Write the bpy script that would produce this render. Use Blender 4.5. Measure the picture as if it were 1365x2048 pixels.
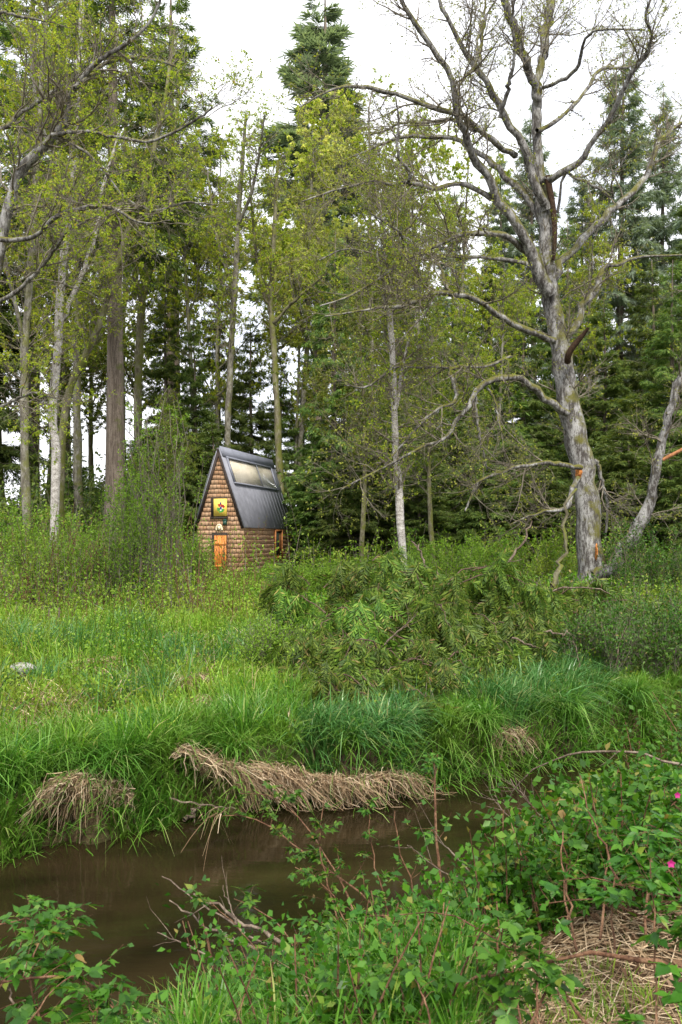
import bpy, math
import numpy as np
from math import radians as R_

# ------------------------------------------------------------------ scene, camera, light
sc = bpy.context.scene
for o in list(bpy.data.objects):
    bpy.data.objects.remove(o)
COL = sc.collection
F, HY, CZ = 1700.0, 1078.0, 2.6          # focal length and horizon row of a 1365x2048 frame, eye height

cam = bpy.data.cameras.new("camera")
cam.sensor_fit = 'VERTICAL'
cam.sensor_height = 36.0
cam.lens = F / 2048 * 36
cam.shift_y = (HY - 1024) / 2048
cam.clip_start, cam.clip_end = 0.05, 3000
cam.dof.use_dof = True
cam.dof.focus_distance = 16
cam.dof.aperture_fstop = 9
cam_o = bpy.data.objects.new("camera", cam)
cam_o.location = (0, 0, CZ)
cam_o.rotation_euler = (R_(90), 0, 0)
COL.objects.link(cam_o)
sc.camera = cam_o

SUN_EL, SUN_AZ = 50, 172                  # compass azimuth: behind the viewer
w = bpy.data.worlds.new("World")
sc.world = w
w.use_nodes = True
nt = w.node_tree
bg = nt.nodes["Background"]
sky = nt.nodes.new("ShaderNodeTexSky")
sky.sky_type = 'NISHITA'
sky.sun_disc = False
sky.sun_elevation = R_(SUN_EL)
sky.sun_rotation = R_(SUN_AZ)
tc = nt.nodes.new("ShaderNodeTexCoord")
ns = nt.nodes.new("ShaderNodeTexNoise")
ns.inputs["Scale"].default_value = 3.2
ns.inputs["Detail"].default_value = 6
nt.links.new(tc.outputs["Generated"], ns.inputs["Vector"])
rmp = nt.nodes.new("ShaderNodeValToRGB")
rmp.color_ramp.elements[0].position = .36
rmp.color_ramp.elements[0].color = (.72, .72, .72, 1)
rmp.color_ramp.elements[1].position = .58
rmp.color_ramp.elements[1].color = (1, 1, 1, 1)
nt.links.new(ns.outputs["Fac"], rmp.inputs["Fac"])
mx = nt.nodes.new("ShaderNodeMix")
mx.data_type = 'RGBA'
nt.links.new(rmp.outputs["Color"], mx.inputs[0])
nt.links.new(sky.outputs["Color"], mx.inputs[6])
mx.inputs[7].default_value = (9.6, 9.7, 10.2, 1)      # the lit cloud deck
nt.links.new(mx.outputs[2], bg.inputs["Color"])
bg.inputs["Strength"].default_value = 0.09

sl = bpy.data.lights.new("sun", 'SUN')
sl.energy = 2.6
sl.angle = R_(14)
sl.color = (1, .94, .84)
sun = bpy.data.objects.new("sun", sl)
sun.rotation_euler = (R_(90 - SUN_EL), 0, R_(180 - SUN_AZ))
sun.location = (0, 0, 60)
COL.objects.link(sun)

sc.view_settings.view_transform = 'Standard'
sc.view_settings.look = 'None'
sc.view_settings.gamma = 1
sc.view_settings.use_curve_mapping = False
sc.view_settings.exposure = 1.1
sc.render.engine = 'CYCLES'
cy = sc.cycles
cy.max_bounces = 5
cy.diffuse_bounces = 3
cy.glossy_bounces = 2
cy.transmission_bounces = 3
cy.transparent_max_bounces = 4
cy.use_denoising = True
cy.denoiser = 'OPENIMAGEDENOISE'
cy.denoising_input_passes = 'RGB_ALBEDO_NORMAL'
cy.caustics_reflective = cy.caustics_refractive = False

# ------------------------------------------------------------------ helpers
def ss(x, a, b):
    t = np.clip((np.asarray(x, float) - a) / (b - a), 0, 1)
    return t * t * (3 - 2 * t)

def P(px, py, d):
    return np.array([(px - 682.5) * d / F, d, CZ - (py - HY) * d / F])

FXX = [-30, -12, -6, -2.73, -2.38, -1.7, -1.32, -.6, .28, .77, 1.64, 2.33, 3.9, 8, 20, 60]
FYY = [-9, 1.2, 4.6, 6.8, 7.19, 7.56, 7.96, 8.26, 8.34, 8.93, 9.4, 9.7, 11, 13.5, 18, 40]
NXX = [-30, -12, -6, -3, -1.3, -.45, .6, 1.45, 3.7, 8, 20, 60]
NYY = [-12, -3.0, .8, 2.6, 3.75, 4.35, 4.95, 5.9, 8.3, 11.2, 16, 38]
def FY(x): return np.interp(x, FXX, FYY)
def NY(x): return np.interp(x, NXX, NYY)

def lump(x, y, s=1.0):
    return (np.sin(x * 1.7 * s + .6 * y * s + 1.3) * np.sin(y * 1.3 * s - .5 * x * s) * .6 +
            np.sin(x * 4.1 * s - 1.2 * y * s) * np.sin(y * 3.7 * s + .9 * x * s + 2) * .4)

def gz(x, y):
    x = np.asarray(x, float); y = np.asarray(y, float)
    jag = .10 * np.sin(x * 5.3) + .06 * np.sin(x * 11.7 + 1)
    t = y - FY(x) + jag
    n = NY(x) - y + jag
    zf = -.4 + .95 * ss(t, -.06, .20) + .10 * ss(t, .6, 3) + .018 * np.clip(t, 0, 30)
    zf = zf + 1.35 * ss(y, 26, 40) * ss(-x, 6.2, 9.5) + .25 * ss(x, 1, 7) * ss(y, 12, 21)
    zf = zf + .03 * np.clip(y - 45, 0, 40)
    zf = zf + .07 * lump(x, y) * ss(t, .2, 1.5)
    zn = -.4 + .72 * ss(n, -.12, .25) + .62 * ss(n, .1, 1.9) + .05 * lump(x, y, 1.7) * ss(n, .2, 1)
    return np.where(t > -.3, zf, np.where(n > -.3, zn, np.maximum(zf, zn)))

def nrm(a):
    return a / np.maximum(np.linalg.norm(a, axis=-1, keepdims=True), 1e-9)

class MB:
    def __init__(s): s.v = []; s.f = []; s.n = 0
    def add(s, V, Fc):
        V = np.asarray(V, np.float32).reshape(-1, 3); Fc = np.asarray(Fc, np.int64)
        if len(V) == 0: return s
        s.v.append(V); s.f.append(Fc + s.n); s.n += len(V); return s
    def box(s, a, b):
        x0, y0, z0 = a; x1, y1, z1 = b
        V = [(x0,y0,z0),(x1,y0,z0),(x1,y1,z0),(x0,y1,z0),(x0,y0,z1),(x1,y0,z1),(x1,y1,z1),(x0,y1,z1)]
        return s.add(V, [(0,3,2,1),(4,5,6,7),(0,1,5,4),(1,2,6,5),(2,3,7,6),(3,0,4,7)])
    def hexa(s, V):
        return s.add(V, [(0,3,2,1),(4,5,6,7),(0,1,5,4),(1,2,6,5),(2,3,7,6),(3,0,4,7)])
    def mesh(s, name, mat, origin=None, smooth=False):
        me = bpy.data.meshes.new(name)
        V = np.concatenate(s.v)
        if origin is not None: V = V - np.asarray(origin, np.float32)
        me.vertices.add(len(V)); me.vertices.foreach_set("co", V.ravel())
        tot = sum(f.size for f in s.f); npoly = sum(len(f) for f in s.f)
        me.loops.add(tot); me.polygons.add(npoly)
        me.loops.foreach_set("vertex_index", np.concatenate([f.ravel() for f in s.f]).astype(np.int32))
        st = []; base = 0
        for f in s.f:
            k = f.shape[1]; st.append(base + np.arange(len(f)) * k); base += f.size
        me.polygons.foreach_set("loop_start", np.concatenate(st).astype(np.int32))
        if smooth: me.polygons.foreach_set("use_smooth", np.ones(npoly, bool))
        me.update(calc_edges=True)
        if mat: me.materials.append(mat)
        return me
    def build(s, name, mat, parent=None, origin=None, smooth=False):
        o = bpy.data.objects.new(name, s.mesh(name, mat, origin, smooth))
        COL.objects.link(o)
        if parent: o.parent = parent
        return o

def tag(o, label=None, cat=None, group=None, kind=None):
    if label: o["label"] = label
    if cat: o["category"] = cat
    if group: o["group"] = group
    if kind: o["kind"] = kind
    return o

def thing(name, label, cat, loc, rz=0, group=None):
    o = bpy.data.objects.new(name, None)
    o.empty_display_size = .2
    COL.objects.link(o)
    o.location = [float(c) for c in loc]; o.rotation_euler = (0, 0, rz)
    return tag(o, label, cat, group)

def dup(root, loc, rz, scale, label, group=None):
    r = root.copy(); COL.objects.link(r)
    r.location = [float(c) for c in loc]; r.rotation_euler = (0, 0, rz)
    r.scale = scale if hasattr(scale, '__len__') else (scale,) * 3
    r["label"] = label
    if group: r["group"] = group
    for ch in list(root.children):
        c = ch.copy(); COL.objects.link(c); c.parent = r
        for g in ch.children:
            d = g.copy(); COL.objects.link(d); d.parent = c
    return r

def spline(pts, K):
    """Catmull-Rom through pts (n,m) -> (K,m)"""
    p = np.asarray(pts, float)
    if len(p) == 2:
        t = np.linspace(0, 1, K)[:, None]; return p[0] * (1 - t) + p[1] * t
    q = np.vstack([2 * p[0] - p[1], p, 2 * p[-1] - p[-2]])
    u = np.linspace(0, len(p) - 1 - 1e-6, K); i = u.astype(int); t = (u - i)[:, None]
    a, b, c, d = q[i], q[i + 1], q[i + 2], q[i + 3]
    return .5 * ((2 * b) + (c - a) * t + (2 * a - 5 * b + 4 * c - d) * t * t + (3 * b - a - 3 * c + d) * t ** 3)

def tubes(Pt, Rr, S=5):
    """Pt (N,K,3), Rr (N,K) -> verts, quads"""
    N, K, _ = Pt.shape
    T = np.empty_like(Pt)
    T[:, 1:-1] = Pt[:, 2:] - Pt[:, :-2]; T[:, 0] = Pt[:, 1] - Pt[:, 0]; T[:, -1] = Pt[:, -1] - Pt[:, -2]
    T = nrm(T)
    m = np.abs(nrm(Pt[:, -1] - Pt[:, 0])); ref = np.zeros((N, 3)); ref[np.arange(N), m.argmin(1)] = 1
    U = nrm(np.cross(T, ref[:, None, :])); W = np.cross(T, U)
    a = np.linspace(0, 2 * np.pi, S, endpoint=False)
    V = Pt[:, :, None, :] + Rr[:, :, None, None] * (np.cos(a)[None, None, :, None] * U[:, :, None, :] + np.sin(a)[None, None, :, None] * W[:, :, None, :])
    idx = np.arange(N * K * S).reshape(N, K, S)
    A = idx[:, :-1, :]; B = np.roll(A, -1, 2); D = idx[:, 1:, :]; C = np.roll(D, -1, 2)
    return V.reshape(-1, 3), np.stack([A, B, C, D], -1).reshape(-1, 4)

def grow(Pt, Rr, n, rng, L=(.5, 1), ang=(30, 65), K=5, t=(.2, 1), wob=.18, up=.0, ratio=.6, rmin=.003, rmax=1, upb=.2, short=.5):
    N, Kp, _ = Pt.shape
    sl_ = np.linalg.norm(Pt[:, 1:] - Pt[:, :-1], axis=2).sum(1)
    pi = rng.choice(N, n, p=sl_ / sl_.sum())
    tt = rng.uniform(t[0], t[1], n); u = tt * (Kp - 1) * .9999; i = u.astype(int); fr = (u - i)[:, None]
    a, b = Pt[pi, i], Pt[pi, i + 1]
    p0 = a * (1 - fr) + b * fr; d = nrm(b - a)
    r0 = Rr[pi, i] * (1 - fr[:, 0]) + Rr[pi, i + 1] * fr[:, 0]
    q = rng.normal(size=(n, 3)); q[:, 2] += upb; q = nrm(q - (q * d).sum(1, keepdims=True) * d)
    an = np.radians(rng.uniform(ang[0], ang[1], n))[:, None]
    d = nrm(np.cos(an) * d + np.sin(an) * q)
    ln = rng.uniform(L[0], L[1], n) * (1 - short * tt)
    out = np.empty((n, K, 3)); out[:, 0] = p0
    for k in range(1, K):
        d = nrm(d + rng.normal(size=(n, 3)) * wob + np.array([0, 0, up]))
        out[:, k] = out[:, k - 1] + d * (ln / (K - 1))[:, None]
    rb = np.clip(r0 * ratio, rmin, rmax)
    return out, rb[:, None] * np.linspace(1, .3, K)[None, :]

def leaves(Pt, n, rng, size=(.04, .07), wid=.5, off=.03, t=(.15, 1), droop=.2, fold=.15, up=.4):
    """diamond leaves hung along the twigs"""
    N, K, _ = Pt.shape
    pi = rng.integers(0, N, n); u = rng.uniform(t[0], t[1], n) * (K - 1) * .9999; i = u.astype(int); fr = (u - i)[:, None]
    p = Pt[pi, i] * (1 - fr) + Pt[pi, i + 1] * fr + rng.normal(size=(n, 3)) * off
    d = nrm(nrm(Pt[pi, i + 1] - Pt[pi, i]) * .5 + rng.normal(size=(n, 3)) * .8 + np.array([0, 0, -droop]))
    return diamonds(p, d, n, rng, size, wid, fold, up)

def diamonds(p, d, n, rng, size, wid, fold=.15, up=.4):
    nn = rng.normal(size=(n, 3)); nn[:, 2] = np.abs(nn[:, 2]) + up
    s = nrm(np.cross(d, nn)); nn = np.cross(s, d)
    L = rng.uniform(size[0], size[1], n)[:, None]; W = L * wid * .5
    V = np.empty((n, 4, 3))
    V[:, 0] = p; V[:, 1] = p + d * L * .45 + s * W + nn * L * fold; V[:, 2] = p + d * L; V[:, 3] = p + d * L * .45 - s * W + nn * L * fold
    return V.reshape(-1, 3), np.arange(4 * n).reshape(n, 4)

def blades(x, y, z, h, rng, wid=.008, lean=.35, K=4, wind=(0, 0), curl=1.0, thick_tip=.12):
    """grass ribbons"""
    n = len(x)
    az = rng.uniform(0, 2 * np.pi, n)
    l = lean * rng.uniform(.2, 1.3, n)
    dx = np.cos(az) * l + wind[0]; dy = np.sin(az) * l + wind[1]
    s = np.linspace(0, 1, K)
    h = np.asarray(h) * np.ones(n)
    bend = s[None, :] ** 2
    ex = dx[:, None] * h[:, None] * (s[None, :] * .35 + bend * .8 * curl)
    ey = dy[:, None] * h[:, None] * (s[None, :] * .35 + bend * .8 * curl)
    mag = np.clip(np.hypot(dx, dy), 0, 1.6)[:, None]
    ez = h[:, None] * (s[None, :] - .45 * curl * mag * bend * s[None, :])
    C = np.stack([x[:, None] + ex, y[:, None] + ey, z[:, None] + ez], -1)
    fa = rng.uniform(0, 2 * np.pi, n)
    side = np.stack([np.cos(fa), np.sin(fa), np.zeros(n)], -1)
    wv = (np.asarray(wid) * rng.uniform(.6, 1.3, n))[:, None] * (1 - (1 - thick_tip) * s[None, :] ** 1.6)
    A = C - side[:, None, :] * wv[:, :, None] * .5; B = C + side[:, None, :] * wv[:, :, None] * .5
    V = np.stack([A, B], 2)
    idx = np.arange(n * K * 2).reshape(n, K, 2)
    Fq = np.stack([idx[:, :-1, 0], idx[:, :-1, 1], idx[:, 1:, 1], idx[:, 1:, 0]], -1).reshape(-1, 4)
    return V.reshape(-1, 3), Fq

def tufts(cx, cy, h, m, rng, r=.08, wid=.012, lean=.5, K=5, wind=(0, 0), curl=1.1, zf=None):
    """clumped grass: m blades fanning out of every tuft centre; a tuft leans as one"""
    n = len(cx); i = np.repeat(np.arange(n), m); N_ = len(i)
    a = rng.uniform(0, 6.283, N_); q = rng.random(N_) ** .7
    ta = rng.uniform(0, 6.283, n); tl_ = rng.uniform(0, .5, n) * lean
    x = cx[i] + np.cos(a) * q * r; y = cy[i] + np.sin(a) * q * r
    dx = np.cos(a) * q * lean + np.cos(ta)[i] * tl_[i] + rng.normal(size=N_) * .18 + wind[0]
    dy = np.sin(a) * q * lean + np.sin(ta)[i] * tl_[i] + rng.normal(size=N_) * .18 + wind[1]
    hh = np.asarray(h)[i] * rng.uniform(.45, 1.15, N_); z = gz(x, y) - .02 if zf is None else zf
    s = np.linspace(0, 1, K)[None]; bend = s ** 2; mag = np.clip(np.hypot(dx, dy), 0, 1.5)[:, None]
    C = np.stack([x[:, None] + dx[:, None] * hh[:, None] * (s * .3 + bend * .8 * curl), y[:, None] + dy[:, None] * hh[:, None] * (s * .3 + bend * .8 * curl),
                  z[:, None] + hh[:, None] * (s - .5 * curl * mag * bend * s)], -1)
    fa = rng.uniform(0, 6.283, N_); side = np.stack([np.cos(fa), np.sin(fa), 0 * fa], -1)
    w_ = (wid * rng.uniform(.55, 1.3, N_))[:, None] * np.array([.7, 1, .9, .6, .1])[None] if K == 5 else (wid * rng.uniform(.55, 1.3, N_))[:, None] * np.linspace(1, .12, K)[None]
    V = np.stack([C - side[:, None] * w_[..., None] * .5, C + side[:, None] * w_[..., None] * .5], 2)
    idx = np.arange(N_ * K * 2).reshape(N_, K, 2)
    return V.reshape(-1, 3), np.stack([idx[:, :-1, 0], idx[:, :-1, 1], idx[:, 1:, 1], idx[:, 1:, 0]], -1).reshape(-1, 4)

def ribbons(C, wid, rng, tip=.3):
    """flat strands along C (n,K,3)"""
    n, K, _ = C.shape
    T = nrm(np.gradient(C, axis=1)); q = rng.normal(size=(n, 1, 3)); q[..., 2] += 1
    side = nrm(np.cross(T, q))
    wv = (wid * rng.uniform(.6, 1.4, n))[:, None] * np.linspace(1, tip, K)[None, :]
    V = np.stack([C - side * wv[..., None] * .5, C + side * wv[..., None] * .5], 2)
    idx = np.arange(n * K * 2).reshape(n, K, 2)
    Fq = np.stack([idx[:, :-1, 0], idx[:, :-1, 1], idx[:, 1:, 1], idx[:, 1:, 0]], -1).reshape(-1, 4)
    return V.reshape(-1, 3), Fq

# ------------------------------------------------------------------ materials
def newmat(name):
    m = bpy.data.materials.new(name); m.use_nodes = True
    nt = m.node_tree; b = nt.nodes["Principled BSDF"]
    return m, nt, b
def N(nt, t, **kw):
    n = nt.nodes.new(t)
    for k, v in kw.items():
        if k in n.inputs: n.inputs[k].default_value = v
        else: setattr(n, k, v)
    return n
def ramp(nt, src, stops):
    r = nt.nodes.new("ShaderNodeValToRGB"); e = r.color_ramp.elements
    while len(e) < len(stops): e.new(.5)
    for el, (p, c) in zip(e, stops):
        el.position = p; el.color = (*c, 1) if len(c) == 3 else c
    nt.links.new(src, r.inputs["Fac"]); return r.outputs["Color"]
def mixc(nt, fac, a, b, mode='MIX'):
    m = nt.nodes.new("ShaderNodeMix"); m.data_type = 'RGBA'; m.blend_type = mode
    for sck, v in ((0, fac), (6, a), (7, b)):
        if hasattr(v, 'node'): nt.links.new(v, m.inputs[sck])
        else: m.inputs[sck].default_value = v if sck == 0 else ((*v, 1) if len(v) == 3 else v)
    return m.outputs[2]
def mth(nt, op, a, b=0.0):
    m = nt.nodes.new("ShaderNodeMath"); m.operation = op
    for k, v in ((0, a), (1, b)):
        if hasattr(v, 'node'): nt.links.new(v, m.inputs[k])
        else: m.inputs[k].default_value = v
    return m.outputs[0]
def noise(nt, scale, detail=3, vec='Object', rough=.5, stretch=None):
    tcn = nt.nodes.new("ShaderNodeTexCoord"); out = tcn.outputs[vec]
    if stretch:
        mp = nt.nodes.new("ShaderNodeMapping"); mp.inputs["Scale"].default_value = stretch
        nt.links.new(out, mp.inputs["Vector"]); out = mp.outputs["Vector"]
    n = N(nt, "ShaderNodeTexNoise", Scale=scale, Detail=detail, Roughness=rough)
    nt.links.new(out, n.inputs["Vector"]); return n.outputs["Fac"]

def leafmat(name, stops, trans=.35, rough=.5, spec=.25, patch=None, objvar=.0, tcol=(1.15, 1.2, .55)):
    m, nt, b = newmat(name)
    geo = nt.nodes.new("ShaderNodeNewGeometry")
    c = ramp(nt, geo.outputs["Random Per Island"], stops)
    if patch:
        nz = noise(nt, patch[0], 3)
        c = mixc(nt, mth(nt, 'MULTIPLY', ramp(nt, nz, [(.42, (0, 0, 0)), (.62, (1, 1, 1))]), patch[2]), c, patch[1])
    if objvar:
        oi = nt.nodes.new("ShaderNodeObjectInfo")
        k = mth(nt, 'ADD', mth(nt, 'MULTIPLY', oi.outputs["Random"], objvar), 1 - objvar / 2)
        hs = nt.nodes.new("ShaderNodeHueSaturation")
        nt.links.new(c, hs.inputs["Color"]); nt.links.new(k, hs.inputs["Value"])
        k2 = mth(nt, 'ADD', mth(nt, 'MULTIPLY', oi.outputs["Random"], .03), .485)
        nt.links.new(k2, hs.inputs["Hue"]); c = hs.outputs["Color"]
    nt.links.new(c, b.inputs["Base Color"])
    b.inputs["Roughness"].default_value = rough
    b.inputs["Specular IOR Level"].default_value = spec
    if trans:
        tr = nt.nodes.new("ShaderNodeBsdfTranslucent")
        nt.links.new(mixc(nt, 1.0, c, tcol, 'MULTIPLY'), tr.inputs["Color"])
        ms = nt.nodes.new("ShaderNodeMixShader"); ms.inputs[0].default_value = trans
        nt.links.new(b.outputs[0], ms.inputs[1]); nt.links.new(tr.outputs[0], ms.inputs[2])
        nt.links.new(ms.outputs[0], nt.nodes["Material Output"].inputs["Surface"])
    return m

def barkmat(name, dark, mid, light, scale=3, lichen=.5, moss=None, mossamt=.4, stretch=(1, 1, .35), bump=.5):
    m, nt, b = newmat(name)
    n1 = noise(nt, scale, 7, stretch=stretch, rough=.75)
    c = ramp(nt, n1, [(.32, dark), (.5, mid), (.62, light)])
    n2 = noise(nt, scale * 4, 4, stretch=stretch, rough=.7)
    c = mixc(nt, mth(nt, 'MULTIPLY', ramp(nt, n2, [(.45, (0, 0, 0)), (.6, (1, 1, 1))]), lichen), c, light)
    n3 = noise(nt, scale * 9, 3, stretch=(1, 1, .5))
    c = mixc(nt, ramp(nt, n3, [(.3, (.8, .8, .8)), (.45, (0, 0, 0))]), c, dark)
    if moss:
        geo = nt.nodes.new("ShaderNodeNewGeometry")
        sx = nt.nodes.new("ShaderNodeSeparateXYZ"); nt.links.new(geo.outputs["Normal"], sx.inputs[0])
        n4 = noise(nt, scale * .8, 4)
        n4 = mth(nt, 'ADD', mth(nt, 'MULTIPLY', n4, .72), mth(nt, 'MULTIPLY', noise(nt, scale * 7, 4, rough=.7), .28))
        k = mth(nt, 'ADD', mth(nt, 'MULTIPLY', sx.outputs["Z"], .22), mth(nt, 'ADD', mth(nt, 'MULTIPLY', sx.outputs["X"], .09), n4))
        c = mixc(nt, mth(nt, 'MULTIPLY', ramp(nt, k, [(.58 - .1 * mossamt, (0, 0, 0)), (.70 - .1 * mossamt, (1, 1, 1))]), .9), c, moss)
    nt.links.new(c, b.inputs["Base Color"])
    b.inputs["Roughness"].default_value = .85
    b.inputs["Specular IOR Level"].default_value = .2
    bp = nt.nodes.new("ShaderNodeBump"); bp.inputs["Strength"].default_value = bump; bp.inputs["Distance"].default_value = .03
    nt.links.new(n2, bp.inputs["Height"]); nt.links.new(bp.outputs[0], b.inputs["Normal"])
    return m

def plain(name, col, rough=.6, spec=.3, var=.25, scale=8, bump=0, stretch=None, metal=0):
    m, nt, b = newmat(name)
    n1 = noise(nt, scale, 4, stretch=stretch)
    d = tuple(c * (1 - var) for c in col); l = tuple(min(1, c * (1 + var)) for c in col)
    nt.links.new(ramp(nt, n1, [(.3, d), (.7, l)]), b.inputs["Base Color"])
    b.inputs["Roughness"].default_value = rough; b.inputs["Specular IOR Level"].default_value = spec
    b.inputs["Metallic"].default_value = metal
    if bump:
        bp = nt.nodes.new("ShaderNodeBump"); bp.inputs["Strength"].default_value = bump; bp.inputs["Distance"].default_value = .01
        nt.links.new(n1, bp.inputs["Height"]); nt.links.new(bp.outputs[0], b.inputs["Normal"])
    return m

M = {}
M['fir'] = leafmat('fir_needles', [(0, (.045, .085, .022)), (.5, (.095, .155, .038)), (1, (.17, .23, .055))], .36, .6, .2, objvar=.5)
M['cedar'] = leafmat('cedar_sprays', [(0, (.045, .09, .022)), (.5, (.105, .17, .036)), (1, (.20, .25, .055))], .36, .6, .2, objvar=.5)
M['haze_fir'] = leafmat('haze_tinted_needles', [(0, (.14, .19, .14)), (.5, (.20, .26, .19)), (1, (.27, .33, .23))], .4, .7, .15, objvar=.3)  # distance haze painted into the needle colour, paler and bluer than near trees
M['spring'] = leafmat('spring_leaves', [(0, (.15, .22, .022)), (.5, (.28, .37, .035)), (.86, (.44, .50, .06)), (1, (.34, .22, .07))], .55, .5, .2, objvar=.3)
M['yellow'] = leafmat('yellow_spring_leaves', [(0, (.34, .40, .11)), (.5, (.52, .56, .19)), (.85, (.68, .66, .28)), (1, (.45, .36, .15))], .6, .5, .2)
M['bud'] = leafmat('bud_leaves', [(0, (.14, .13, .04)), (.5, (.24, .28, .04)), (1, (.36, .38, .06))], .4)
M['willow'] = leafmat('willow_leaves', [(0, (.10, .20, .02)), (.5, (.17, .31, .03)), (1, (.28, .42, .05))], .4, .5, .2)
M['shrub'] = leafmat('shrub_leaves', [(0, (.045, .12, .010)), (.5, (.10, .23, .015)), (.88, (.20, .36, .025)), (1, (.28, .18, .07))], .35, .5, .22, patch=(.38, (.27, .33, .04), .75), objvar=.35)
M['olive'] = leafmat('olive_spring_leaves', [(0, (.07, .12, .015)), (.5, (.14, .20, .025)), (.9, (.25, .30, .05)), (1, (.25, .16, .06))], .45, .5, .2, objvar=.3)
M['dark_shrub'] = leafmat('dark_shrub_leaves', [(0, (.02, .065, .008)), (.5, (.05, .13, .012)), (.9, (.11, .21, .02)), (1, (.2, .13, .05))], .3, .5, .25, patch=(.6, (.10, .15, .03), .6), objvar=.3)
M['bramble'] = leafmat('bramble_leaves', [(0, (.020, .075, .006)), (.5, (.045, .14, .010)), (.88, (.09, .22, .018)), (.97, (.16, .24, .03)), (1, (.25, .16, .05))], .35, .45, .3, objvar=.3)
M['grass'] = leafmat('meadow_grass', [(0, (.07, .17, .012)), (.4, (.14, .32, .018)), (.8, (.26, .46, .03)), (.93, (.38, .44, .08)), (1, (.42, .33, .17))], .3, .45, .3, patch=(.6, (.22, .30, .05), .5))
M['grass_mid'] = leafmat('bank_grass', [(0, (.04, .12, .015)), (.5, (.085, .23, .022)), (.88, (.17, .36, .05)), (1, (.32, .36, .13))], .3, .4, .4, patch=(1.2, (.16, .26, .03), .5))
M['grass_near'] = leafmat('near_bank_grass', [(0, (.035, .11, .008)), (.5, (.07, .20, .014)), (.88, (.14, .30, .03)), (.96, (.25, .30, .06)), (1, (.40, .31, .16))], .3, .42, .35)
M['grass_dark'] = leafmat('lush_bank_grass', [(0, (.03, .10, .022)), (.5, (.065, .19, .045)), (.82, (.14, .31, .10)), (.95, (.30, .38, .14)), (1, (.42, .34, .18))], .25, .35, .45, patch=(1.2, (.07, .18, .03), .5))
M['straw'] = leafmat('dry_straw', [(0, (.06, .037, .022)), (.3, (.25, .165, .095)), (.7, (.50, .37, .23)), (1, (.70, .57, .41))], .12, .7, .15)
M['litter'] = leafmat('dead_leaf_litter', [(0, (.08, .045, .025)), (.5, (.17, .10, .06)), (1, (.33, .23, .15))], .1, .8, .1)
M['petal'] = leafmat('magenta_petals', [(0, (.36, .015, .16)), (1, (.52, .04, .25))], .3)
M['cane'] = barkmat('bramble_cane_bark', (.04, .02, .013), (.115, .055, .03), (.24, .14, .08), 14, .4)
M['deadwood'] = barkmat('dead_branch_bark', (.05, .034, .025), (.115, .085, .062), (.24, .19, .145), 9, .35)
M['twig'] = barkmat('twig_bark', (.07, .06, .045), (.15, .13, .095), (.24, .215, .17), 6, .4)
M['alder'] = barkmat('lichened_alder_bark', (.032, .026, .023), (.10, .093, .085), (.34, .335, .325), 3.6, .55, (.11, .105, .018), .6)
M['mossy'] = barkmat('mossy_trunk_bark', (.06, .05, .03), (.13, .115, .075), (.22, .21, .13), 3, .5, (.11, .12, .02), 1.1)
M['firbark'] = barkmat('fir_bark', (.06, .047, .037), (.15, .118, .09), (.25, .205, .165), 3.2, .5, (.10, .11, .03), -.1, (1, 1, .12), .9)
M['birch'] = barkmat('pale_birch_bark', (.09, .075, .06), (.32, .30, .275), (.52, .50, .47), 5, .6, None, 0, (1, 1, 2.0), .2)
M['palebark'] = barkmat('pale_alder_bark', (.045, .038, .03), (.115, .105, .08), (.25, .24, .20), 3, .45, (.11, .115, .03), .7)
M['boughwood'] = barkmat('cedar_branch_bark', (.04, .025, .018), (.085, .055, .038), (.16, .11, .08), 9, .4)
M['heart'] = plain('fresh_broken_wood', (.44, .17, .05), .85, .1, .6, 30, .8)

# ground: soil, leaf litter, moss
m, nt, b = newmat('forest_soil')
n1 = noise(nt, 1.6, 8, rough=.65); n2 = noise(nt, 14, 6, rough=.7); n3 = noise(nt, .5, 4)
c = ramp(nt, n2, [(.3, (.016, .011, .007)), (.5, (.045, .030, .020)), (.68, (.12, .085, .055))])
c = mixc(nt, ramp(nt, n1, [(.45, (0, 0, 0)), (.6, (.8, .8, .8))]), c, (.05, .075, .018))
c = mixc(nt, mth(nt, 'MULTIPLY', ramp(nt, n3, [(.45, (0, 0, 0)), (.6, (1, 1, 1))]), .35), c, (.15, .085, .05))
nt.links.new(c, b.inputs["Base Color"]); b.inputs["Roughness"].default_value = .95; b.inputs["Specular IOR Level"].default_value = .1
bp = nt.nodes.new("ShaderNodeBump"); bp.inputs["Distance"].default_value = .05; bp.inputs["Strength"].default_value = .8
nt.links.new(n2, bp.inputs["Height"]); nt.links.new(bp.outputs[0], b.inputs["Normal"])
M['soil'] = m
# water: murky brown
m, nt, b = newmat('murky_creek_water')
n1 = noise(nt, 1.1, 3, stretch=(.55, 1.3, 1))
nt.links.new(ramp(nt, n1, [(.35, (.009, .007, .003)), (.65, (.026, .018, .008))]), b.inputs["Base Color"])
b.inputs["Roughness"].default_value = .07; b.inputs["IOR"].default_value = 1.33
n2 = noise(nt, 2.4, 4, stretch=(.45, 1.6, 1)); bp = nt.nodes.new("ShaderNodeBump")
bp.inputs["Strength"].default_value = .12; bp.inputs["Distance"].default_value = .05
nt.links.new(n2, bp.inputs["Height"]); nt.links.new(bp.outputs[0], b.inputs["Normal"])
M['water'] = m

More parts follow.
